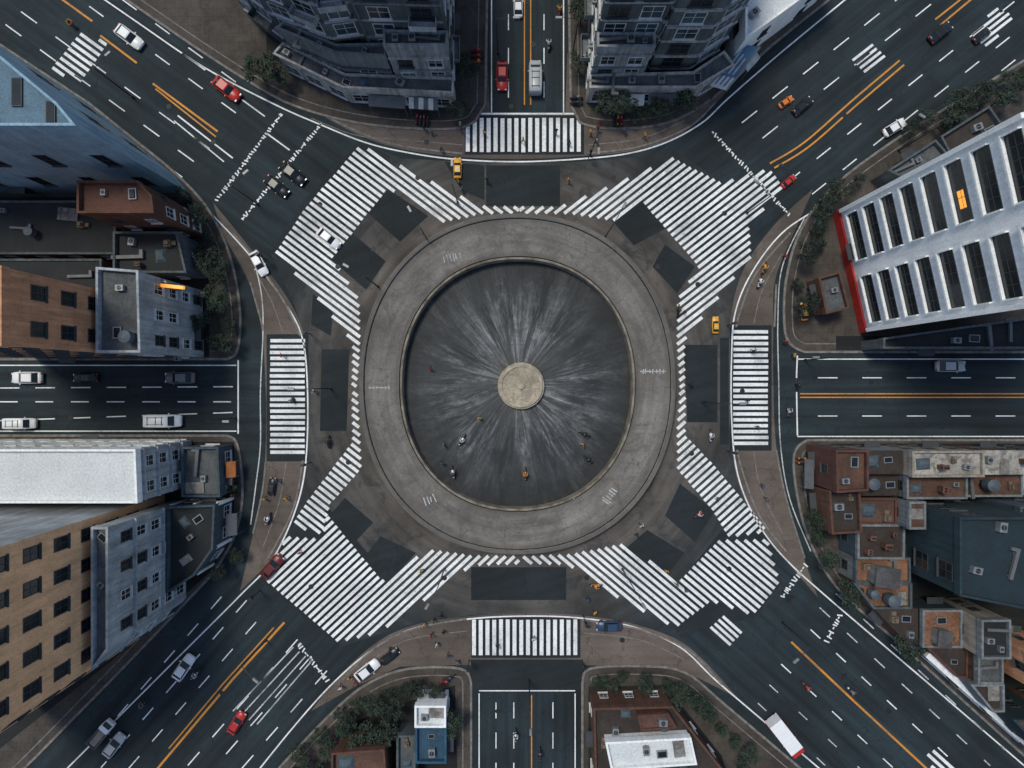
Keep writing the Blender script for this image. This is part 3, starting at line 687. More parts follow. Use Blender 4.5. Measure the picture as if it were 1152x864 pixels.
for (bs,h_,rf,lb_) in ([[(978,204),(1028,172),(1040,186),(990,210)],4,r_grey,'low grey roofed store beside the white tower'],[[(1034,168),(1085,136),(1106,166),(1048,194)],4,r_brown,'brown roofed store beside the white tower']):
    building('shed',bs,h_,w_dark,rf,lb_,None,[AC,DU,SK])
LM=[w_dark2,w_mid,w_dark,w_grey,w_front]
building('apartment_block',[(430,-60),(430,84),(398,88),(334,62),(285,25),(280,-60)],25,w_dark,r_dark,'sooty dark corner tower with balconies and bluish glazing',P(w=2.4,h=2.2,dx=3.4,fh=3.5,style='modern',ac=.15,z0=5,skip=.04,balc=.16),[AC,AC,WT],ledges=3.5,ledgemat=LM,ledgew=.28)
building('apartment_block',[(512,-60),(512,88),(432,86),(432,-60)],24,w_dark,r_dark,'dark modern tower with wide bluish windows beside the avenue',P(w=2.4,h=2.2,dx=3.2,fh=3.5,style='modern',ac=.15,z0=5,skip=.04,balc=.14),[AC,AC,WT],ledges=3.5,ledgemat=LM,pilaster=5.2,ledgew=.28)
building('town_house',[(513,91),(513,104),(452,104),(452,90)],12,w_mid,r_grey,'stepped grey front house with pale window frames',P(w=1.7,h=1.8,dx=2.5,fh=3.2,style='mixed',ac=.2),[AC,DU,AC],ledges=3.2,ledgemat=LM,ledgew=.25)
building('town_house',[(449,90),(449,102),(399,99),(340,74),(346,68),(399,91)],9,w_dark2,r_grey,'low stepped front house with dark glass',P(w=2.0,h=1.7,dx=2.9,fh=3.0,style='modern',ac=.2),[AC,DU,AC,SK],ledges=3.0,ledgemat=LM,ledgew=.25)
building('shop',[(513,106),(513,122),(396,116),(322,80),(332,69),(398,102)],4.5,w_front,r_grey,'pale shop podium with cluttered roof below the stone block',P(w=2.2,h=1.9,dx=3,fh=3,style='plain'),[AC,DU,AC,SK,AC,DU,TA,AC,AC,MS,CR],par=.4)
building('apartment_block',[(660,-60),(660,86),(722,86),(722,-60)],24,w_dark,r_dark,'dark modern tower with balconies and ledges',P(w=2.4,h=2.2,dx=3.2,fh=3.5,style='modern',ac=.15,z0=5,balc=.2,skip=.03),[AC,AC,WT],ledges=3.5,ledgemat=LM,ledgew=.28)
building('apartment_block',[(724,-60),(724,90),(768,90),(800,70),(808,-60)],21,w_dark,r_dark,'sooty corner tower with wide glazing and balconies',P(w=2.5,h=2.1,dx=3.4,fh=3.4,style='modern',ac=.15,z0=5,balc=.16,skip=.03),[AC,AC,WT],ledges=3.4,ledgemat=LM,ledgew=.3)
building('town_house',[(660,88),(660,101),(716,101),(716,88)],11,w_mid,r_grey,'stepped grey front house with pale frames',P(w=1.7,h=1.8,dx=2.5,fh=3.2,style='mixed',ac=.2),[AC,DU,AC],ledges=3.2,ledgemat=LM,ledgew=.25)
building('shop',[(659,103),(659,116),(772,116),(812,92),(802,78),(769,100)],4.5,w_front,r_grey,'pale shop podium with cluttered roof below the dark block',P(w=2.2,h=1.9,dx=3,fh=3,style='plain'),[AC,DU,AC,SK,AC,DU,TA,AC,AC,MS,CR],par=.4)
building('shop',[(814,80),(872,38),(916,4),(900,-60),(814,-60)],8,w_white,r_white,'large white rendered shop building beside the wide road',P(w=1.2,h=1.5,dx=4.5,fh=3.5,style='dark'),[AC,MS,AC])
building('brick_house',[(906,500),(938,500),(938,540),(907,542)],8,w_red,r_rust,'dark red brick house with rusty roof at the block corner',P(w=1.,h=1.5,dx=3.6,fh=3.6,style='dark'),[AC,SK,CH,MS])
building('brick_house',[(907,544),(938,542),(940,586),(910,588)],6,w_brown,r_brown,'low brown brick house with patched roof',P(w=1.,h=1.5,dx=3.6,fh=3.6,style='dark'),[AC,SK,CR,MS])
building('warehouse',[(1004,560),(1085,560),(1085,650),(1004,634)],13,w_teal,r_teal,'big dark teal warehouse with plain flat roof',P(w=2.,h=2.4,dx=4,fh=4.6,style='dark',skip=.3),[AC,AC,DU],parmat=w_teal)
building('warehouse',[(1087,556),(1150,556),(1150,640),(1087,646)],9,w_slate,r_dark,'dark slate annex beside the teal warehouse',P(w=2.,h=2.4,dx=4,fh=4.6,style='dark',skip=.3),[AC,AC,DU,MS],parmat=w_dark)
building('brick_house',[(1090,700),(1140,704),(1150,745),(1098,738)],10,w_orange,r_or,'orange brown house near the diagonal road',P(w=1.,h=1.5,dx=3.0,fh=3.3,style='dark'),[AC,SK,MS])
RF=[(r_cream,'stained cream'),(r_cream,'stained cream'),(r_rust,'rusty'),(r_brown,'brown'),(r_grey,'grey'),(r_dark,'sooty'),(r_dark,'black felt'),(r_brown,'brown'),(r_or,'faded tile')]
WL=[w_cream,w_brown,w_dark,w_red,w_slate,w_teal,w_dark2]
def kx(y):
    K=[(494,893),(512,893),(560,897),(612,912),(665,945),(722,1010),(850,1152),(1230,1600)]
    for (a,b),(c,d) in zip(K,K[1:]):
        if a<=y<=c: return b+(d-b)*(y-a)/(c-a)
    return 900
rr=random.Random(41)
def fill(x0,y0,x1,y1,cw,ch,first=0,skip=None):
    y=y0;row=0
    while y<y1-12:
        hgt=min(ch*rr.uniform(.8,1.25),y1-y); x=x0+rr.uniform(0,2)
        while x<x1-12:
            wd=cw*rr.uniform(.6,1.35)
            xm=kx(y+hgt*.5)+(10 if y<690 else 18); shear=max(0,(kx(y+hgt)-kx(y))*.5)
            edge=False
            if x<xm: 
                if x+wd>xm+16: wd=x+wd-xm; x=xm; edge=True
                elif x+wd>xm-20: wd=26; x=xm; edge=True
                else: x+=wd; continue
            hit=False
            for sp in (skip or []):
                if x<sp[2] and x+wd>sp[0] and y<sp[3] and y+hgt>sp[1]:
                    if x<sp[0]-12: wd=sp[0]-1-x
                    else: x=sp[2]+1; hit=True
            if hit: continue
            rf,rn=rr.choice(RF[:4] if row==first else RF[2:] if first==9 else RF)
            sk=lambda: rr.uniform(0,.8)
            sh=shear if edge else 0
            base=[(x-sh+sk(),y+sk()),(x+wd-.5-sk(),y+sk()),(x+wd-.5-sk(),y+hgt-.5-sk()),(min(x+sh,x+wd-12)+sk(),y+hgt-.5-sk())]
            wl=rr.choice(WL)
            building(rr.choice(['shed','brick_house','shop']),base,rr.uniform(4,9.5),wl,rf,'weathered building with %s roof in a dense block'%rn,P(w=1.1,h=1.4,dx=2.8,fh=3,style='dark',skip=.15),[rr.choice([AC,DU,SK,WT,CH,TA,AC,MS,MS,CR,HU]) for _ in range(rr.randint(6,10))],par=rr.choice([0,.3,.5]),parmat=rr.choice([wl,w_dark,w_dark2]))
            x+=wd
        y+=hgt; row+=1
fill(940,501,1200,552,62,27)
fill(941,553,1200,860,46,32,9,skip=[(1002,552,1152,652),(1088,698,1152,747)])
def freewall(p0,p1,hh,mat,lab):
    a=Vector(W(*p0));c=Vector(W(*p1));L=(c-a).length; T=thing('boundary_wall',(*((a+c)/2),.13),math.atan2(c.y-a.y,c.x-a.x),lab,'wall')
    b=B(); b.box(-L/2,L/2,-.3,.3,0,hh); obj('wall',b.me('wall',mat),T)
    b=B(); b.box(-L/2-.05,L/2+.05,-.4,.4,hh+.001,hh+.12); obj('coping',b.me('coping',mat),T)
freewall((1024,724),(1090,783),3.6,w_white,'long pale street wall along the diagonal road')
freewall((1092,785),(1160,845),3.2,w_white,'long pale street wall along the diagonal road')
building('shop',[(473,775),(505,775),(505,797),(473,797)],4.2,w_white,r_white,'small kiosk building with white flat roof',P(w=1,h=1.2,dx=2,fh=3),[AC,MS])
building('house',[(473,800),(505,800),(505,838),(473,838)],3.6,mat_wall('bright blue render',(.03,.1,.17)),mat_roof('blue metal roof',(.03,.085,.14),0,.25),'small bright blue house behind the white kiosk',P(w=1,h=1.1,dx=2,fh=3),[SK,AC])
building('house',[(385,824),(440,820),(446,900),(385,900)],4.5,w_brown,r_rust,'low brown house among trees',None,[AC,DU,AC,CH,TA,MS,CR])
building('shed',[(452,812),(471,812),(471,900),(452,900)],3,w_dark,r_grey,'narrow lean-to shed beside the blue house',None,[CR,MS,AC,TA])
building('warehouse',[(663,776),(746,774),(806,850),(822,900),(666,900)],4.6,w_brown,r_brown,'brown workshop with rusty cluttered roof',P(w=1,h=1.2,dx=3,fh=3),[DU,AC,AC,SK,MS,WT,DU,AC,TA,CH,DU,AC,CR,MS,CR,MS,AC,TA],)
building('roof_pavilion',[(674,806),(762,801),(768,828),(680,834)],6.0,w_white,r_white,'white flat roofed upper storey on the brown workshop',None,[SK,AC,MS],z0=4.62,door=False)
building('shed',[(708,780),(740,778),(748,792),(712,795)],6.0,w_red,r_rust,'rusty roofed hut on the brown workshop',None,[AC],z0=4.62,door=False,par=.2)
def awning(px,py,deg,L,D,c1,c2,lab):
    X,Y=W(px,py); T=thing('awning',(X,Y,.13),math.radians(deg),lab,'awning','shop awnings'); b=B(); n=max(3,int(L/.6))
    for i in range(n):
        a=-L/2+L*i/n;c=-L/2+L*(i+1)/n; b.face([(a,0,3.2),(a,-D,2.5),(c,-D,2.5),(c,0,3.2)],i%2); b.face([(a,-D,2.5),(a,-D,2.25),(c,-D,2.25),(c,-D,2.5)],i%2)
    obj('canopy',b.me('canopy',[mat_simple('canvas '+c1,CC[c1],.9),mat_simple('canvas '+c2,CC[c2],.9)]),T)
    for s in(-1,1):
        b=B(); b.cyl((s*(L/2-.05),-D+.06),.03,0,2.5,8); obj('post',b.me('post',M_metal),T)
CC={'blue':(.1,.2,.32),'white':(.5,.51,.5),'red':(.4,.04,.03),'grey':(.1,.11,.12),'orange':(.42,.14,.04)}
for a in [(832,76,48,2.6,1.4,'white','white','white canvas awning beside the white shop'),
 (440,120,-4,5,1.2,'grey','grey','plain dark awning on the shop podium'),(480,122,-4,4,1.2,'white','grey','pale striped awning on the shop podium'),(700,118,0,5,1.2,'white','white','pale awning on the shop podium'),(740,118,0,4,1.2,'grey','grey','plain grey awning on the shop podium'),
 (266,525,90,2.2,1.0,'orange','orange','orange awning at the corner shop'),(266,585,90,3,1.2,'grey','grey','grey awning at the corner shop'),(903,530,-90,4,.9,'grey','grey','dark grey awning by the brick house')]: awning(*a)
# tilted blue and white advertising boards at the tower corner
for (px,py,deg,L,c1) in ((818,88,52,5.2,(.12,.24,.36)),(806,104,50,4.0,(.7,.71,.7))):
    X,Y=W(px,py); T=thing('signboard',(X,Y,.13),math.radians(deg),'large tilted %s advertising board on steel posts'%('pale blue' if c1[0]<.3 else 'white'),'signboard','advertising boards')
    M=Matrix.Translation((0,0,4.6))@Matrix.Rotation(math.radians(-38),4,'X')
    b=B(); b.box(-L/2,L/2,-1.3,1.3,-.08,.08,0,M); b.box(-L/2-.1,L/2+.1,-1.4,-1.3,-.12,.14,1,M); b.box(-L/2-.1,L/2+.1,1.3,1.4,-.12,.14,1,M)
    obj('board',b.me('board',[mat_simple('board face %.1f'%c1[0],c1,.6),M_metal]),T)
    rnd=random.Random(5)
    for r_ in range(3):
        b=B(); y0=.75-r_*.7; x=-L/2+.4
        b.box(x,x+L*.75-r_*.6,y0-.12,y0+.12,.084,.09,0,M)
        obj('printed_stripe',b.me('printed_stripe',M_lamp if c1[0]<.3 else PAINTBLUE if False else mat_simple('board print',(.06,.16,.3),.6)),T)
    for s in(-1,1):
        b=B(); b.cyl((s*L*.35,0),.07,0,4.5,8); obj('post',b.me('post',M_dmetal),T)
# ---------------------------------------------------------------- trees
def crown(seed,R=2.3):
    rnd=random.Random(seed); b=B()
    lobes=[(0,0,4.6,1.2)]+[(math.cos(a)*rnd.uniform(.8,1.9),math.sin(a)*rnd.uniform(.8,1.9),rnd.uniform(3.4,5.0),rnd.uniform(.45,1.05)) for a in [i*6.28/8+rnd.uniform(-.4,.4) for i in range(8)]]
    for (x,y,z,r) in lobes:
        for _ in range(int(110*r)):
            d=Vector((rnd.gauss(0,1),rnd.gauss(0,1),rnd.gauss(0,1)+.4)).normalized()*r*rnd.uniform(.5,1.15)
            c=Vector((x,y,z))+d; s=rnd.uniform(.1,.24)
            u=Vector((rnd.gauss(0,1),rnd.gauss(0,1),rnd.gauss(0,.6))).normalized(); w_=u.cross(d.normalized()+Vector((0,0,.5)))
            if w_.length<.1: continue
            w_.normalize(); b.face([c-u*s,c-w_*s*.7,c+u*s,c+w_*s*.7])
    return b.me('crown',M_leaf)
def trunk(seed):
    rnd=random.Random(seed); b=B(); b.cyl((0,0),.17,0,3.2,8,0,.11)
    for i in range(5):
        a=i*1.26+rnd.uniform(-.3,.3); M=Matrix.Translation((0,0,rnd.uniform(2.3,3.1)))@Matrix.Rotation(a,4,'Z')@Matrix.Rotation(.75,4,'Y')
        b.cyl((0,0),.08,0,rnd.uniform(1.3,2),6,0,.03,M)
    return b.me('trunk',M_trunk)
TC=[crown(i) for i in range(6)]; TT=[trunk(i) for i in range(3)]
def tree(px,py,s,z0=.13):
    x,y=W(px,py); T=thing('tree',(x,y,z0),random.uniform(0,6.28),'small dark green leafy street tree on the pavement','tree','street trees on the pavements')
    T.scale=(s*random.uniform(.8,1.2),s*random.uniform(.8,1.2),s*random.uniform(.8,1.1))
    obj('trunk',random.choice(TT),T); obj('crown',random.choice(TC),T)
trees=[(216,226),(230,248),(243,272),(252,296),(256,318),(260,342),(262,366),(250,386),(242,330),(238,362),(240,300),(262,388),(234,285),(248,350),
(268,618),(256,640),(266,545),
(330,860),(345,840),(365,815),(385,798),(405,785),(425,778),(445,785),(460,765),(478,762),(412,812),(360,858),(440,805),(440,770),(375,830),(395,812),(515,800),(350,855),(400,800),(495,765),
(674,762),(700,758),(722,758),(745,764),(776,778),(792,792),(824,826),(840,840),(830,850),(688,765),(760,768),(810,812),
(680,128),(698,130),(716,131),(735,129),(752,125),(768,122),(725,134),
(520,72),(524,92),(518,130),(322,100),(312,88),(300,92),(650,30),(650,80),
(1035,138),(1055,128),(1072,122),(1090,112),(1105,105),(1120,95),(1135,88),(1150,82),(1050,145),(1110,118),(1135,105),(1085,122),(1015,152),(915,240),(908,262),(900,290),(895,320),(930,222),(955,205),(915,275),(895,345),
(903,580),(910,600),(918,628),(940,655),(903,530),(1005,714)]
for (x,y) in trees: tree(x+random.uniform(-4,4),y+random.uniform(-3,3),random.uniform(.42,.88))
# ---------------------------------------------------------------- vehicles
def paint(name,col): return mat_simple('car paint '+name,col,.35,0,.06,.5)
PAINT={'white':paint('white',(.88,.89,.89)),'black':paint('black',(.012,.014,.017)),'red':paint('red',(.5,.03,.025)),'silver':paint('silver',(.45,.47,.48)),'yellow':paint('yellow',(.8,.4,.04)),'grey':paint('grey',(.14,.15,.16)),'orange':paint('orange',(.7,.19,.03)),'blue':paint('blue',(.03,.06,.12)),'dark red':paint('dark red',(.14,.02,.02))}
def loft(b,st,mi=0):
    k0=len(b.v); m=8
    for (x,w,zl,zt) in st:
        for p in ((-w*.92,zl),(-w,zl+(zt-zl)*.35),(-w,zt-.16),(-w*.86,zt),(w*.86,zt),(w,zt-.16),(w,zl+(zt-zl)*.35),(w*.92,zl)): b.v.append((x,p[0],p[1]))
    for s in range(len(st)-1):
        for i in range(m):
            j=(i+1)%m; b.f.append([k0+s*m+i,k0+s*m+j,k0+(s+1)*m+j,k0+(s+1)*m+i]); b.m.append(mi)
    b.f.append([k0+i for i in range(m)]); b.m.append(mi)
    b.f.append([k0+(len(st)-1)*m+i for i in range(m)][::-1]); b.m.append(mi)
def frust(b,x0,x1,w0,z0,X0,X1,w1,z1,mi=0):
    p=[(x0,-w0,z0),(x1,-w0*.93,z0),(x1,w0*.93,z0),(x0,w0,z0),(X0,-w1,z1),(X1,-w1*.95,z1),(X1,w1*.95,z1),(X0,w1,z1)]
    k=len(b.v); b.v+=p
    for f in ((4,5,6,7),(0,1,5,4),(1,2,6,5),(2,3,7,6),(3,0,4,7)): b.f.append([k+i for i in f]); b.m.append(mi)
_vm={}
def wheelmesh(r=.33,w=.22):
    if ('w',r) in _vm: return _vm[('w',r)]
    b=B(); b.cyl((0,0),r,-w/2,w/2,18,0,ax='y'); b.cyl((0,0),r*.6,-w/2-.015,w/2+.015,12,1,ax='y'); m=b.me('wheel',[M_tyre,M_rim]); _vm[('w',r)]=m; return m
def small(name,x0,x1,y0,y1,z0,z1,mat):
    k=(name,x0,y0,z0,mat.name)
    if k not in _vm:
        b=B(); b.box(x0,x1,y0,y1,z0,z1,0,None,.01); _vm[k]=b.me(name,mat)
    return _vm[k]
def vparts(kind,col):
    key=(kind,col)
    if key in _vm: return _vm[key]
    pm=PAINT[col]; out=[]
    if kind in('sedan','taxi'):
        b=B(); loft(b,[(-2.28,.66,.34,.66),(-2.18,.8,.26,.8),(-1.9,.87,.22,.9),(-1.2,.9,.2,.93),(0,.9,.2,.92),(1.0,.9,.2,.9),(1.6,.88,.22,.84),(2.05,.82,.26,.74),(2.22,.7,.3,.66),(2.3,.55,.36,.58)])
        out.append(('body',fixn(b.me('body',pm,True)),(0,0,0)))
        b=B(); frust(b,-1.85,1.05,.8,.9,-1.15,.3,.63,1.42); out.append(('window',b.me('window',M_glass),(0,0,0)))
        b=B(); frust(b,-1.2,.36,.66,1.4,-1.08,.2,.58,1.47)
        for s in(-1,1):
            b.face([(-1.86,s*.8,.905),(-1.7,s*.81,.905),(-1.05,s*.645,1.425),(-1.18,s*.645,1.425)]); b.face([(1.06,s*.76,.905),(.94,s*.77,.905),(.22,s*.615,1.425),(.33,s*.61,1.425)])
        out.append(('roof',b.me('roof',pm),(0,0,0)))
        wx=(-1.38,1.42);wy=.8; L=2.27; zl=.64
    elif kind=='van':
        b=B(); loft(b,[(-2.5,.8,.3,1.7),(-2.45,.9,.25,1.95),(-1.5,.95,.22,2.0),(.6,.95,.22,2.0),(1.1,.94,.22,1.75),(1.6,.93,.24,1.15),(2.25,.88,.28,.95),(2.5,.7,.34,.8)])
        out.append(('body',fixn(b.me('body',pm,True)),(0,0,0)))
        b=B(); b.face([(1.68,-.72,1.2),(1.68,.72,1.2),(1.08,.66,1.86),(1.08,-.66,1.86)])
        for s in(-1,1): b.face([(-1.9,s*.965,1.2),(1.1,s*.965,1.2),(.8,s*.965,1.62),(-1.9,s*.965,1.62)])
        out.append(('window',b.me('window',M_glass),(0,0,0)))
        b=B(); 
        for y in(-.5,.5): b.box(-2,.5,y-.03,y+.03,2.0,2.06)
        for x in(-1.8,-.6,.3): b.box(x-.03,x+.03,-.6,.6,2.06,2.1)
        out.append(('roof_rack',b.me('roof_rack',M_dmetal),(0,0,0)))
        wx=(-1.6,1.55);wy=.84;L=2.48;zl=.75
    elif kind=='boxtruck':
        b=B(); loft(b,[(2.0,.98,.4,1.9),(2.1,1.05,.35,2.2),(3.0,1.05,.35,2.15),(3.5,1.02,.38,1.4),(3.7,.95,.4,1.1)]); out.append(('body',fixn(b.me('body',PAINT['red'])),(0,0,0)))
        b=B(); b.face([(3.53,-.85,1.45),(3.53,.85,1.45),(3.04,.8,2.12),(3.04,-.8,2.12)]); out.append(('window',b.me('window',M_glass),(0,0,0)))
        b=B(); b.box(-3.7,1.85,-1.15,1.15,.8,2.9,0,None,.03)
        for i in range(8): b.box(-3.5+i*.7,-3.46+i*.7,-1.1,1.1,2.9,2.93)
        out.append(('cargo_box',b.me('cargo_box',PAINT['white']),(0,0,0)))
        b=B(); 
        for s in(-1,1): b.box(-3.6,1.8,s*1.14-.04,s*1.14+.04,1.1,1.5)
        out.append(('stripe',b.me('stripe',PAINT['red']),(0,0,0)))
        wx=(-2.4,2.6);wy=.95;L=3.68;zl=.8
    elif kind=='truck':
        b=B(); loft(b,[(1.2,.95,.4,2.0),(1.3,1.0,.35,2.2),(2.2,1.0,.35,2.15),(2.7,.97,.38,1.4),(2.95,.9,.4,1.1)]); out.append(('body',fixn(b.me('body',pm,False)),(0,0,0)))
        b=B(); b.face([(2.73,-.8,1.45),(2.73,.8,1.45),(2.24,.75,2.12),(2.24,-.75,2.12)]); out.append(('window',b.me('window',M_glass),(0,0,0)))
        b=B(); b.box(-3,1.05,-1.05,1.05,.8,.95); 
        for y in(-1.05,1.0): b.box(-3,1.05,y,y+.05,.95,1.5)
        b.box(-3,-2.95,-1,1,.95,1.5); b.box(1.0,1.05,-1,1,.95,1.8); out.append(('cargo_bed',b.me('cargo_bed',mat_simple('bed steel',(.2,.2,.2),.7)),(0,0,0)))
        b=B(); b.box(-2.8,.8,-.8,.75,.96,1.45,0,None,.2)
        out.append(('cargo',b.me('cargo',mat_simple('cargo sacks',(.3,.26,.2),.9)),(0,0,0)))
        wx=(-2.0,2.0);wy=.9;L=2.9;zl=.8
    wm=wheelmesh(.33)
    for x in wx:
        for s in(-1,1): out.append(('wheel',wm,(x,s*wy,.33)))
    for s in(-1,1):
        out.append(('headlight',small('headlight',L-.16,L+.02,s*(wy*.72)-.17,s*(wy*.72)+.17,zl-.1,zl+.08,M_lamp),(0,0,0)))
        out.append(('taillight',small('taillight',-L-.04,-L+.1,s*(wy*.78)-.16,s*(wy*.78)+.16,zl+.0,zl+.16,M_tail),(0,0,0)))
        out.append(('mirror',small('mirror',L*.3,L*.3+.14,s*(wy+.2)-.1,s*(wy+.2)+.1,.95,1.1,pm),(0,0,0)))
    if kind=='taxi':
        b=B(); b.box(-.55,-.3,-.3,.3,1.47,1.62,0,None,.04); out.append(('roof_sign',b.me('roof_sign',M_lamp),(0,0,0)))
    _vm[key]=out; return out
NM={'sedan':('car','car'),'taxi':('taxi','taxi'),'van':('van','van'),'boxtruck':('truck','truck'),'truck':('truck','truck')}
def vehicle(kind,col,px,py,deg,where='on the asphalt road',s=1.,z=.02,lab=None):
    x,y=W(px,py)
    T=thing(NM[kind][0],(x,y,z),math.radians(deg),lab or '%s %s with dark windows %s'%(col,NM[kind][0],where),NM[kind][1],'vehicles on the streets')
    T.scale=(s,s,s)
    for (n_,m_,l_) in vparts(kind,col): obj(n_,m_,T,l_)
V=[('sedan','white',148,44,-37,.95),('sedan','red',257,102,-38,.95),('sedan','black',313,211,-38,.82),('sedan','black',331,197,-38,.88),('sedan','white',371,269,-38,.8),('sedan','white',293,297,-62,.8),
('sedan','white',34,425,180,.92),('sedan','black',99,425,180,.75),('sedan','grey',205,425,180,.9),('van','white',28,476,0,.8),('van','white',188,473,0,.95),('sedan','black',307,547,82,.55),('sedan','dark red',308,636,50,.85),
('sedan','white',209,749,55,.88),('sedan','silver',131,836,52,.85),('sedan','red',268,811,58,.75),('sedan','white',414,752,38,.85),('sedan','black',439,737,38,.66),('sedan','blue',685,703,180,.8),
('sedan','white',583,9,90,.7),('sedan','red',565,88,-90,.85),('van','silver',602,90,90,.95),('sedan','orange',883,116,35,.5),('sedan','black',901,121,40,.7),('sedan','black',1055,39,38,.8),('sedan','black',1102,42,38,.6),
('sedan','white',1004,145,32,.75),('sedan','silver',1066,412,0,.9),('taxi','yellow',804,366,90,.52),('taxi','yellow',903,351,95,.55),('taxi','yellow',515,190,90,.62),
('boxtruck','white',880,824,-52,.88),('truck','white',118,822,50,.72),('sedan','red',886,205,40,.5)]
for (k,c,x,y,d,s) in V:
    z=.135 if (x,y) in((903,351),) else .03
    vehicle(k,c,x,y,d,s=s,z=z)
# ---------------------------------------------------------------- people & motorcycles
def figure(pose):
    J={}
    if pose=='walk': J=dict(pel=(0,0,.95),sp=(.02,0,1.2),ch=(.03,0,1.4),nk=(.04,0,1.53),hd=(.07,0,1.64),ht=(.07,0,1.78),hl=(0,.1,.9),kl=(.22,.1,.5),al=(.18,.1,.08),tl=(.36,.1,.04),hr=(0,-.1,.9),kr=(-.02,-.1,.48),ar=(-.3,-.1,.14),tr=(-.14,-.1,.04),sl=(.03,.2,1.42),el=(-.12,.26,1.16),wl=(-.02,.25,.92),fl=(.03,.25,.82),sr=(.03,-.2,1.42),er=(.12,-.26,1.16),wr=(.32,-.24,1.0),fr=(.4,-.24,.95))
    elif pose=='stand': J=dict(pel=(0,0,.95),sp=(0,0,1.2),ch=(0,0,1.4),nk=(.01,0,1.53),hd=(.03,0,1.64),ht=(.03,0,1.78),hl=(0,.1,.9),kl=(.02,.12,.5),al=(0,.13,.08),tl=(.17,.15,.04),hr=(0,-.1,.9),kr=(.02,-.12,.5),ar=(0,-.13,.08),tr=(.17,-.15,.04),sl=(0,.2,1.42),el=(-.02,.27,1.15),wl=(.05,.26,.9),fl=(.08,.25,.8),sr=(0,-.2,1.42),er=(-.02,-.27,1.15),wr=(.1,-.24,.92),fr=(.15,-.22,.84))
    else: J=dict(pel=(-.25,0,.85),sp=(-.17,0,1.08),ch=(-.05,0,1.28),nk=(.02,0,1.4),hd=(.07,0,1.52),ht=(.08,0,1.66),hl=(-.22,.12,.82),kl=(.2,.22,.72),al=(.08,.2,.35),tl=(.24,.2,.3),hr=(-.22,-.12,.82),kr=(.2,-.22,.72),ar=(.08,-.2,.35),tr=(.24,-.2,.3),sl=(-.05,.2,1.3),el=(.12,.32,1.1),wl=(.36,.3,1.05),fl=(.44,.28,1.05),sr=(-.05,-.2,1.3),er=(.12,-.32,1.1),wr=(.36,-.3,1.05),fr=(.44,-.28,1.05))
    names=list(J); idx={k:i for i,k in enumerate(names)}
    ed=[('pel','sp'),('sp','ch'),('ch','nk'),('nk','hd'),('hd','ht')]
    for s in 'lr': ed+=[('pel','h'+s),('h'+s,'k'+s),('k'+s,'a'+s),('a'+s,'t'+s),('ch','s'+s),('s'+s,'e'+s),('e'+s,'w'+s),('w'+s,'f'+s)]
    R=dict(pel=.15,sp=.14,ch=.16,nk=.06,hd=.105,ht=.075,h=.1,k=.065,a=.045,t=.035,s=.075,e=.048,w=.034,f=.035)
    me=bpy.data.meshes.new('person'); me.from_pydata([J[k] for k in names],[(idx[a],idx[b]) for a,b in ed],[])
    o=bpy.data.objects.new('tmp',me); COL.objects.link(o)
    m=o.modifiers.new('s','SKIN')
    for i,k in enumerate(names):
        r=R.get(k,R.get(k[0],.05)); me.skin_vertices[0].data[i].radius=(r,r)
    me.skin_vertices[0].data[0].use_root=True
    o.modifiers.new('u','SUBSURF').levels=1
    bpy.context.view_layer.update()
    dg=bpy.context.evaluated_depsgraph_get(); r=bpy.data.meshes.new_from_object(o.evaluated_get(dg))
    bpy.data.objects.remove(o)
    return r,J
FIG={p:figure(p) for p in('walk','stand','ride')}
SHIRT={'black':(.02,.02,.025),'white':(.6,.6,.6),'red':(.4,.04,.03),'yellow':(.7,.35,.04),'blue':(.05,.1,.2),'grey':(.18,.18,.19)}
_pm={}
def pmesh(pose,sh):
    k=(pose,sh)
    if k in _pm: return _pm[k]
    me=FIG[pose][0].copy(); J=FIG[pose][1]; me.materials.clear()
    for m in (mat_simple('shirt '+sh,SHIRT[sh],.9),mat_simple('trousers',(.03,.035,.05),.9),M_skin,M_hair): me.materials.append(m)
    pz=J['pel'][2]; nz=J['nk'][2]
    for p in me.polygons:
        c=p.center; p.use_smooth=True
        hand=min((c-Vector(J['fl'])).length,(c-Vector(J['fr'])).length)<.09
        p.material_index=2 if (c.z>nz or hand) else (0 if (c.z>pz+.02 or (pose!='ride' and abs(c.y)>.21 and c.z>.85)) else 1)
        if c.z>nz+.12 and c.x<J['hd'][0]+.05 or c.z>J['ht'][2]-.01: p.material_index=3
    _pm[k]=me; return me
def person(px,py,pose,sh,deg,z=.14,what='walking across the pavement'):
    x,y=W(px,py); o=obj('person',pmesh(pose,sh),None,(x,y,z),math.radians(deg)); o['label']='person in a %s top and dark trousers %s'%(sh,what); o['category']='person'; o['group']='people around the junction'
    return o
def motomesh():
    b=B(); loft(b,[(-.75,.08,.6,.78),(-.6,.13,.5,.85),(-.1,.14,.35,.82),(.15,.16,.35,.95),(.4,.12,.5,.98),(.55,.07,.6,.9)]); b.box(-.3,.2,-.12,.12,.25,.5)
    return b
PM={}
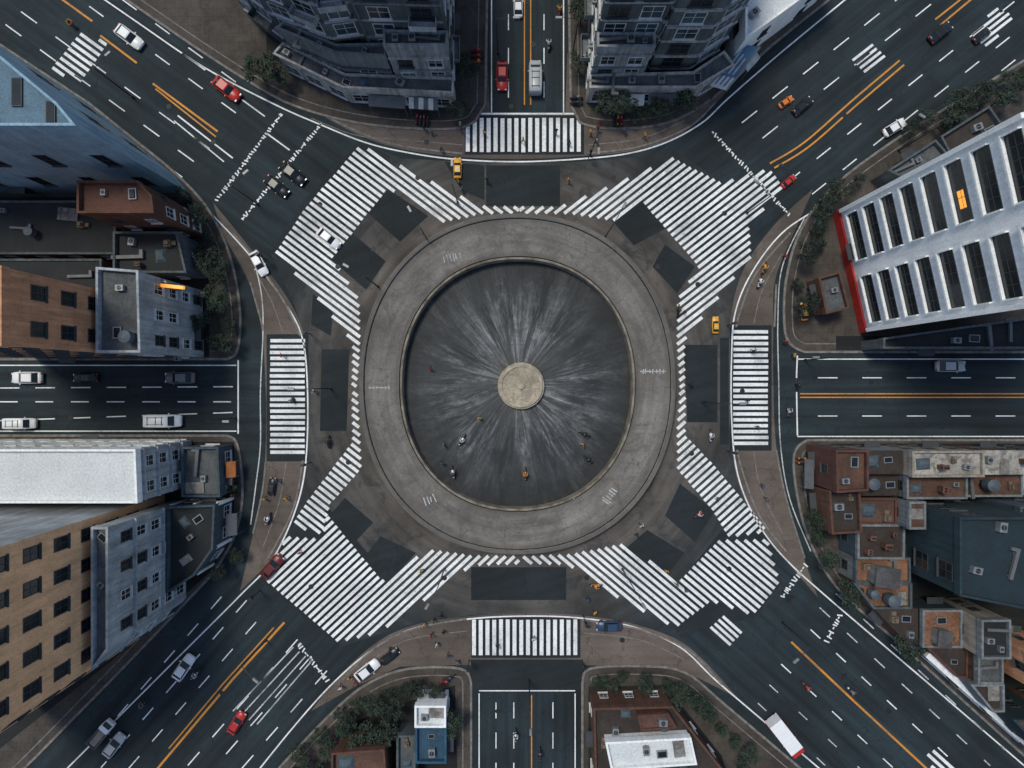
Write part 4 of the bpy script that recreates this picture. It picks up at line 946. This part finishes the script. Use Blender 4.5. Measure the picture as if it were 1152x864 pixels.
def moto(px,py,deg,col='black',sh='black',rider=True,z=.02):
    x,y=W(px,py)
    T=thing('motorcycle',(x,y,z),math.radians(deg),'%s motorcycle on the asphalt%s'%(col,' carrying a rider' if rider else ', parked'),'motorcycle','motorcycles around the junction')
    if col not in PM:
        PM[col]=fixn(motomesh().me('body',PAINT[col],True))
    obj('body',PM[col],T)
    if 'wm' not in PM:
        b=B(); b.cyl((0,0),.31,-.05,.05,20,0,ax='y'); b.cyl((0,0),.2,-.055,.055,12,1,ax='y'); PM['wm']=b.me('wheel',[M_tyre,M_rim])
        b=B(); b.box(.42,.48,-.36,.36,1.0,1.04); b.box(.46,.52,-.03,.03,.4,1.02); b.box(.44,.56,-.08,.08,.86,.98); PM['hb']=b.me('handlebar',M_dmetal)
        b=B(); b.box(-.62,.05,-.13,.13,.85,.9,0,None,.02); PM['seat']=b.me('seat',M_tyre)
    obj('wheel',PM['wm'],T,(-.62,0,.31)); obj('wheel',PM['wm'],T,(.66,0,.31)); obj('handlebar',PM['hb'],T); obj('seat',PM['seat'],T)
    if rider: person(px,py,'ride',sh,deg,z,'riding a motorcycle')
for (x,y,d,c,s,z) in [(520,495,60,'white','white',.03),(510,531,100,'white','grey',.03),(657,488,-20,'black','black',.03),(661,516,-40,'black','black',.03),(591,533,90,'orange','yellow',.03),
 (895,433,90,'black','black',.03),(885,462,90,'grey','white',.03),(785,577,40,'red','white',.03),(670,657,0,'orange','yellow',.03),(762,350,80,'black','black',.03),(371,497,90,'black','black',.03),
 (617,52,90,'silver','white',.03),(629,14,90,'red','yellow',.03),(83,29,-38,'red','yellow',.03),(858,302,70,'orange','yellow',.03),(853,318,70,'white','white',.03),
 (222,757,45,'white','white',.03),(798,490,90,'white','white',.03),(303,583,70,'white','white',.03),
 (580,825,90,'white','white',.03),(607,846,90,'grey','black',.03),(905,770,-45,'red','red',.03),(955,775,-45,'white','grey',.03),(163,790,45,'grey','grey',.03)]:
    moto(x,y,d,c,s,True,z)
for (x,y,d) in [(470,135,80),(474,136,80),(478,136,85),(482,137,80),(690,137,90),(694,137,88),(698,137,92),(262,540,0),(262,545,5),(262,550,0),(262,556,4),(505,760,20),(501,764,20),(648,118,0),(648,112,0),(537,60,0),(537,66,0),(537,72,5),(901,520,0),(901,515,0)]:
    moto(x,y,d,random.choice(['black','red','grey','blue','orange']),'grey',False,.14)
pp=[(478,146),(486,151),(497,170),(516,206),(664,152),(672,146),(670,160),(640,162),(548,205),(520,215),(702,150),(724,155),(478,700),(486,712),(492,722),(500,708),(497,690),(488,696),(660,672),(668,686),(395,760),(400,766),(385,770),(660,702),(655,745),(515,742),(505,735),(545,152),(588,160),(320,400),(330,450),(845,395),(838,450),(850,480),(315,540),(325,560),(890,400),(880,385),(355,440),(768,352),(775,432),(860,560),(855,545),(640,205),(300,560),(880,290),(720,590),(715,600),(805,560),(760,655),(770,662),(748,640),(475,640),(340,620),(600,715),(560,725),(625,150),(500,500),(498,520),(655,500),(540,470),(485,415),(645,560)]
cols=list(SHIRT)
for i,(x,y) in enumerate(pp):
    person(x,y,'walk' if i%3 else 'stand',cols[(i*5+i//4)%6],random.uniform(0,360),.035,'walking near the junction' if i%3 else 'standing near the junction')
# ---------------------------------------------------------------- street lamps, signals
b=B(); b.cyl((0,0),.16,0,.5,10,0); b.cyl((0,0),.1,.5,8.5,10,0,.06); LP=b.me('pole',M_dmetal)
b=B(); b.cyl((0,0),.045,0,2.3,8,0,.035,Matrix.Translation((0,0,8.4))@Matrix.Rotation(math.radians(80),4,'Y')); LA=b.me('arm',M_dmetal)
b=B(); b.box(2.1,3.0,-.17,.17,8.72,8.88,0,None,.04); b.box(2.2,2.9,-.11,.11,8.68,8.72,1); LH=b.me('lamp_head',[M_metal,M_lamp])
for (x,y,d) in [(482,272,120),(425,322,150),(680,268,60),(372,437,180),(790,452,0),(515,228,90),(664,175,270),(595,765,270),(500,640,240),(700,640,-60),(560,60,0),(644,60,180),(265,470,0),(905,405,180),(290,230,40),(300,720,-40),(840,240,140),(880,700,220),(150,110,40),(1010,170,150)]:
    X,Y=W(x,y); T=thing('street_lamp',(X,Y,.02),math.radians(d),'dark steel street lamp with a single curved arm','street lamp','street lamps around the junction')
    obj('pole',LP,T); obj('arm',LA,T); obj('lamp_head',LH,T)
b=B(); b.cyl((0,0),.07,0,3.6,8); TP=b.me('pole',M_dmetal)
b=B(); b.box(-.17,.17,-.17,.17,2.7,3.7,0,None,.01)
for z in(2.9,3.2,3.5): b.cyl((0,z),.1,.17,.24,10,1,ax='x'); b.box(.17,.34,-.12,.12,z+.1,z+.13,0)
TH=b.me('signal_head',[M_dmetal,M_tail])
for (x,y,d) in [(520,150,-90),(662,178,90),(350,376,0),(350,520,180),(818,366,180),(818,507,0),(528,742,90),(656,692,-90),(300,292,40),(868,196,130),(293,664,-40),(880,664,210)]:
    X,Y=W(x,y); T=thing('traffic_light',(X,Y,.02),math.radians(d),'black traffic light on a slim pole by the crossing','traffic light','traffic lights at the crossings')
    obj('pole',TP,T); obj('signal_head',TH,T)
# ---------------------------------------------------------------- camera, light
cam=bpy.data.cameras.new('camera'); co=bpy.data.objects.new('camera',cam); COL.objects.link(co)
co.location=(0,0,H); cam.lens=36*(H/144.); cam.sensor_width=36; cam.clip_end=6000; scene.camera=co
wd=bpy.data.worlds.new('World'); scene.world=wd; wd.use_nodes=True; nt=wd.node_tree
SD=Vector((-.26,.3,.9)).normalized()   # direction towards the sun
el=math.asin(SD.z); az=math.atan2(SD.x,SD.y)
sky=nt.nodes.new('ShaderNodeTexSky'); sky.sky_type='NISHITA'; sky.sun_disc=False; sky.sun_elevation=el; sky.sun_rotation=az
sky.air_density=1.0; sky.ozone_density=.6
nt.links.new(sky.outputs[0],nt.nodes['Background'].inputs[0]); nt.nodes['Background'].inputs[1].default_value=.12
sl=bpy.data.lights.new('sun','SUN'); sl.energy=2.0; sl.angle=math.radians(14); sl.color=(1,.96,.82); so=bpy.data.objects.new('sun',sl); COL.objects.link(so)
so.rotation_euler=SD.to_track_quat('Z','Y').to_euler()
scene.view_settings.view_transform='Standard'; scene.view_settings.look='None'; scene.view_settings.exposure=0
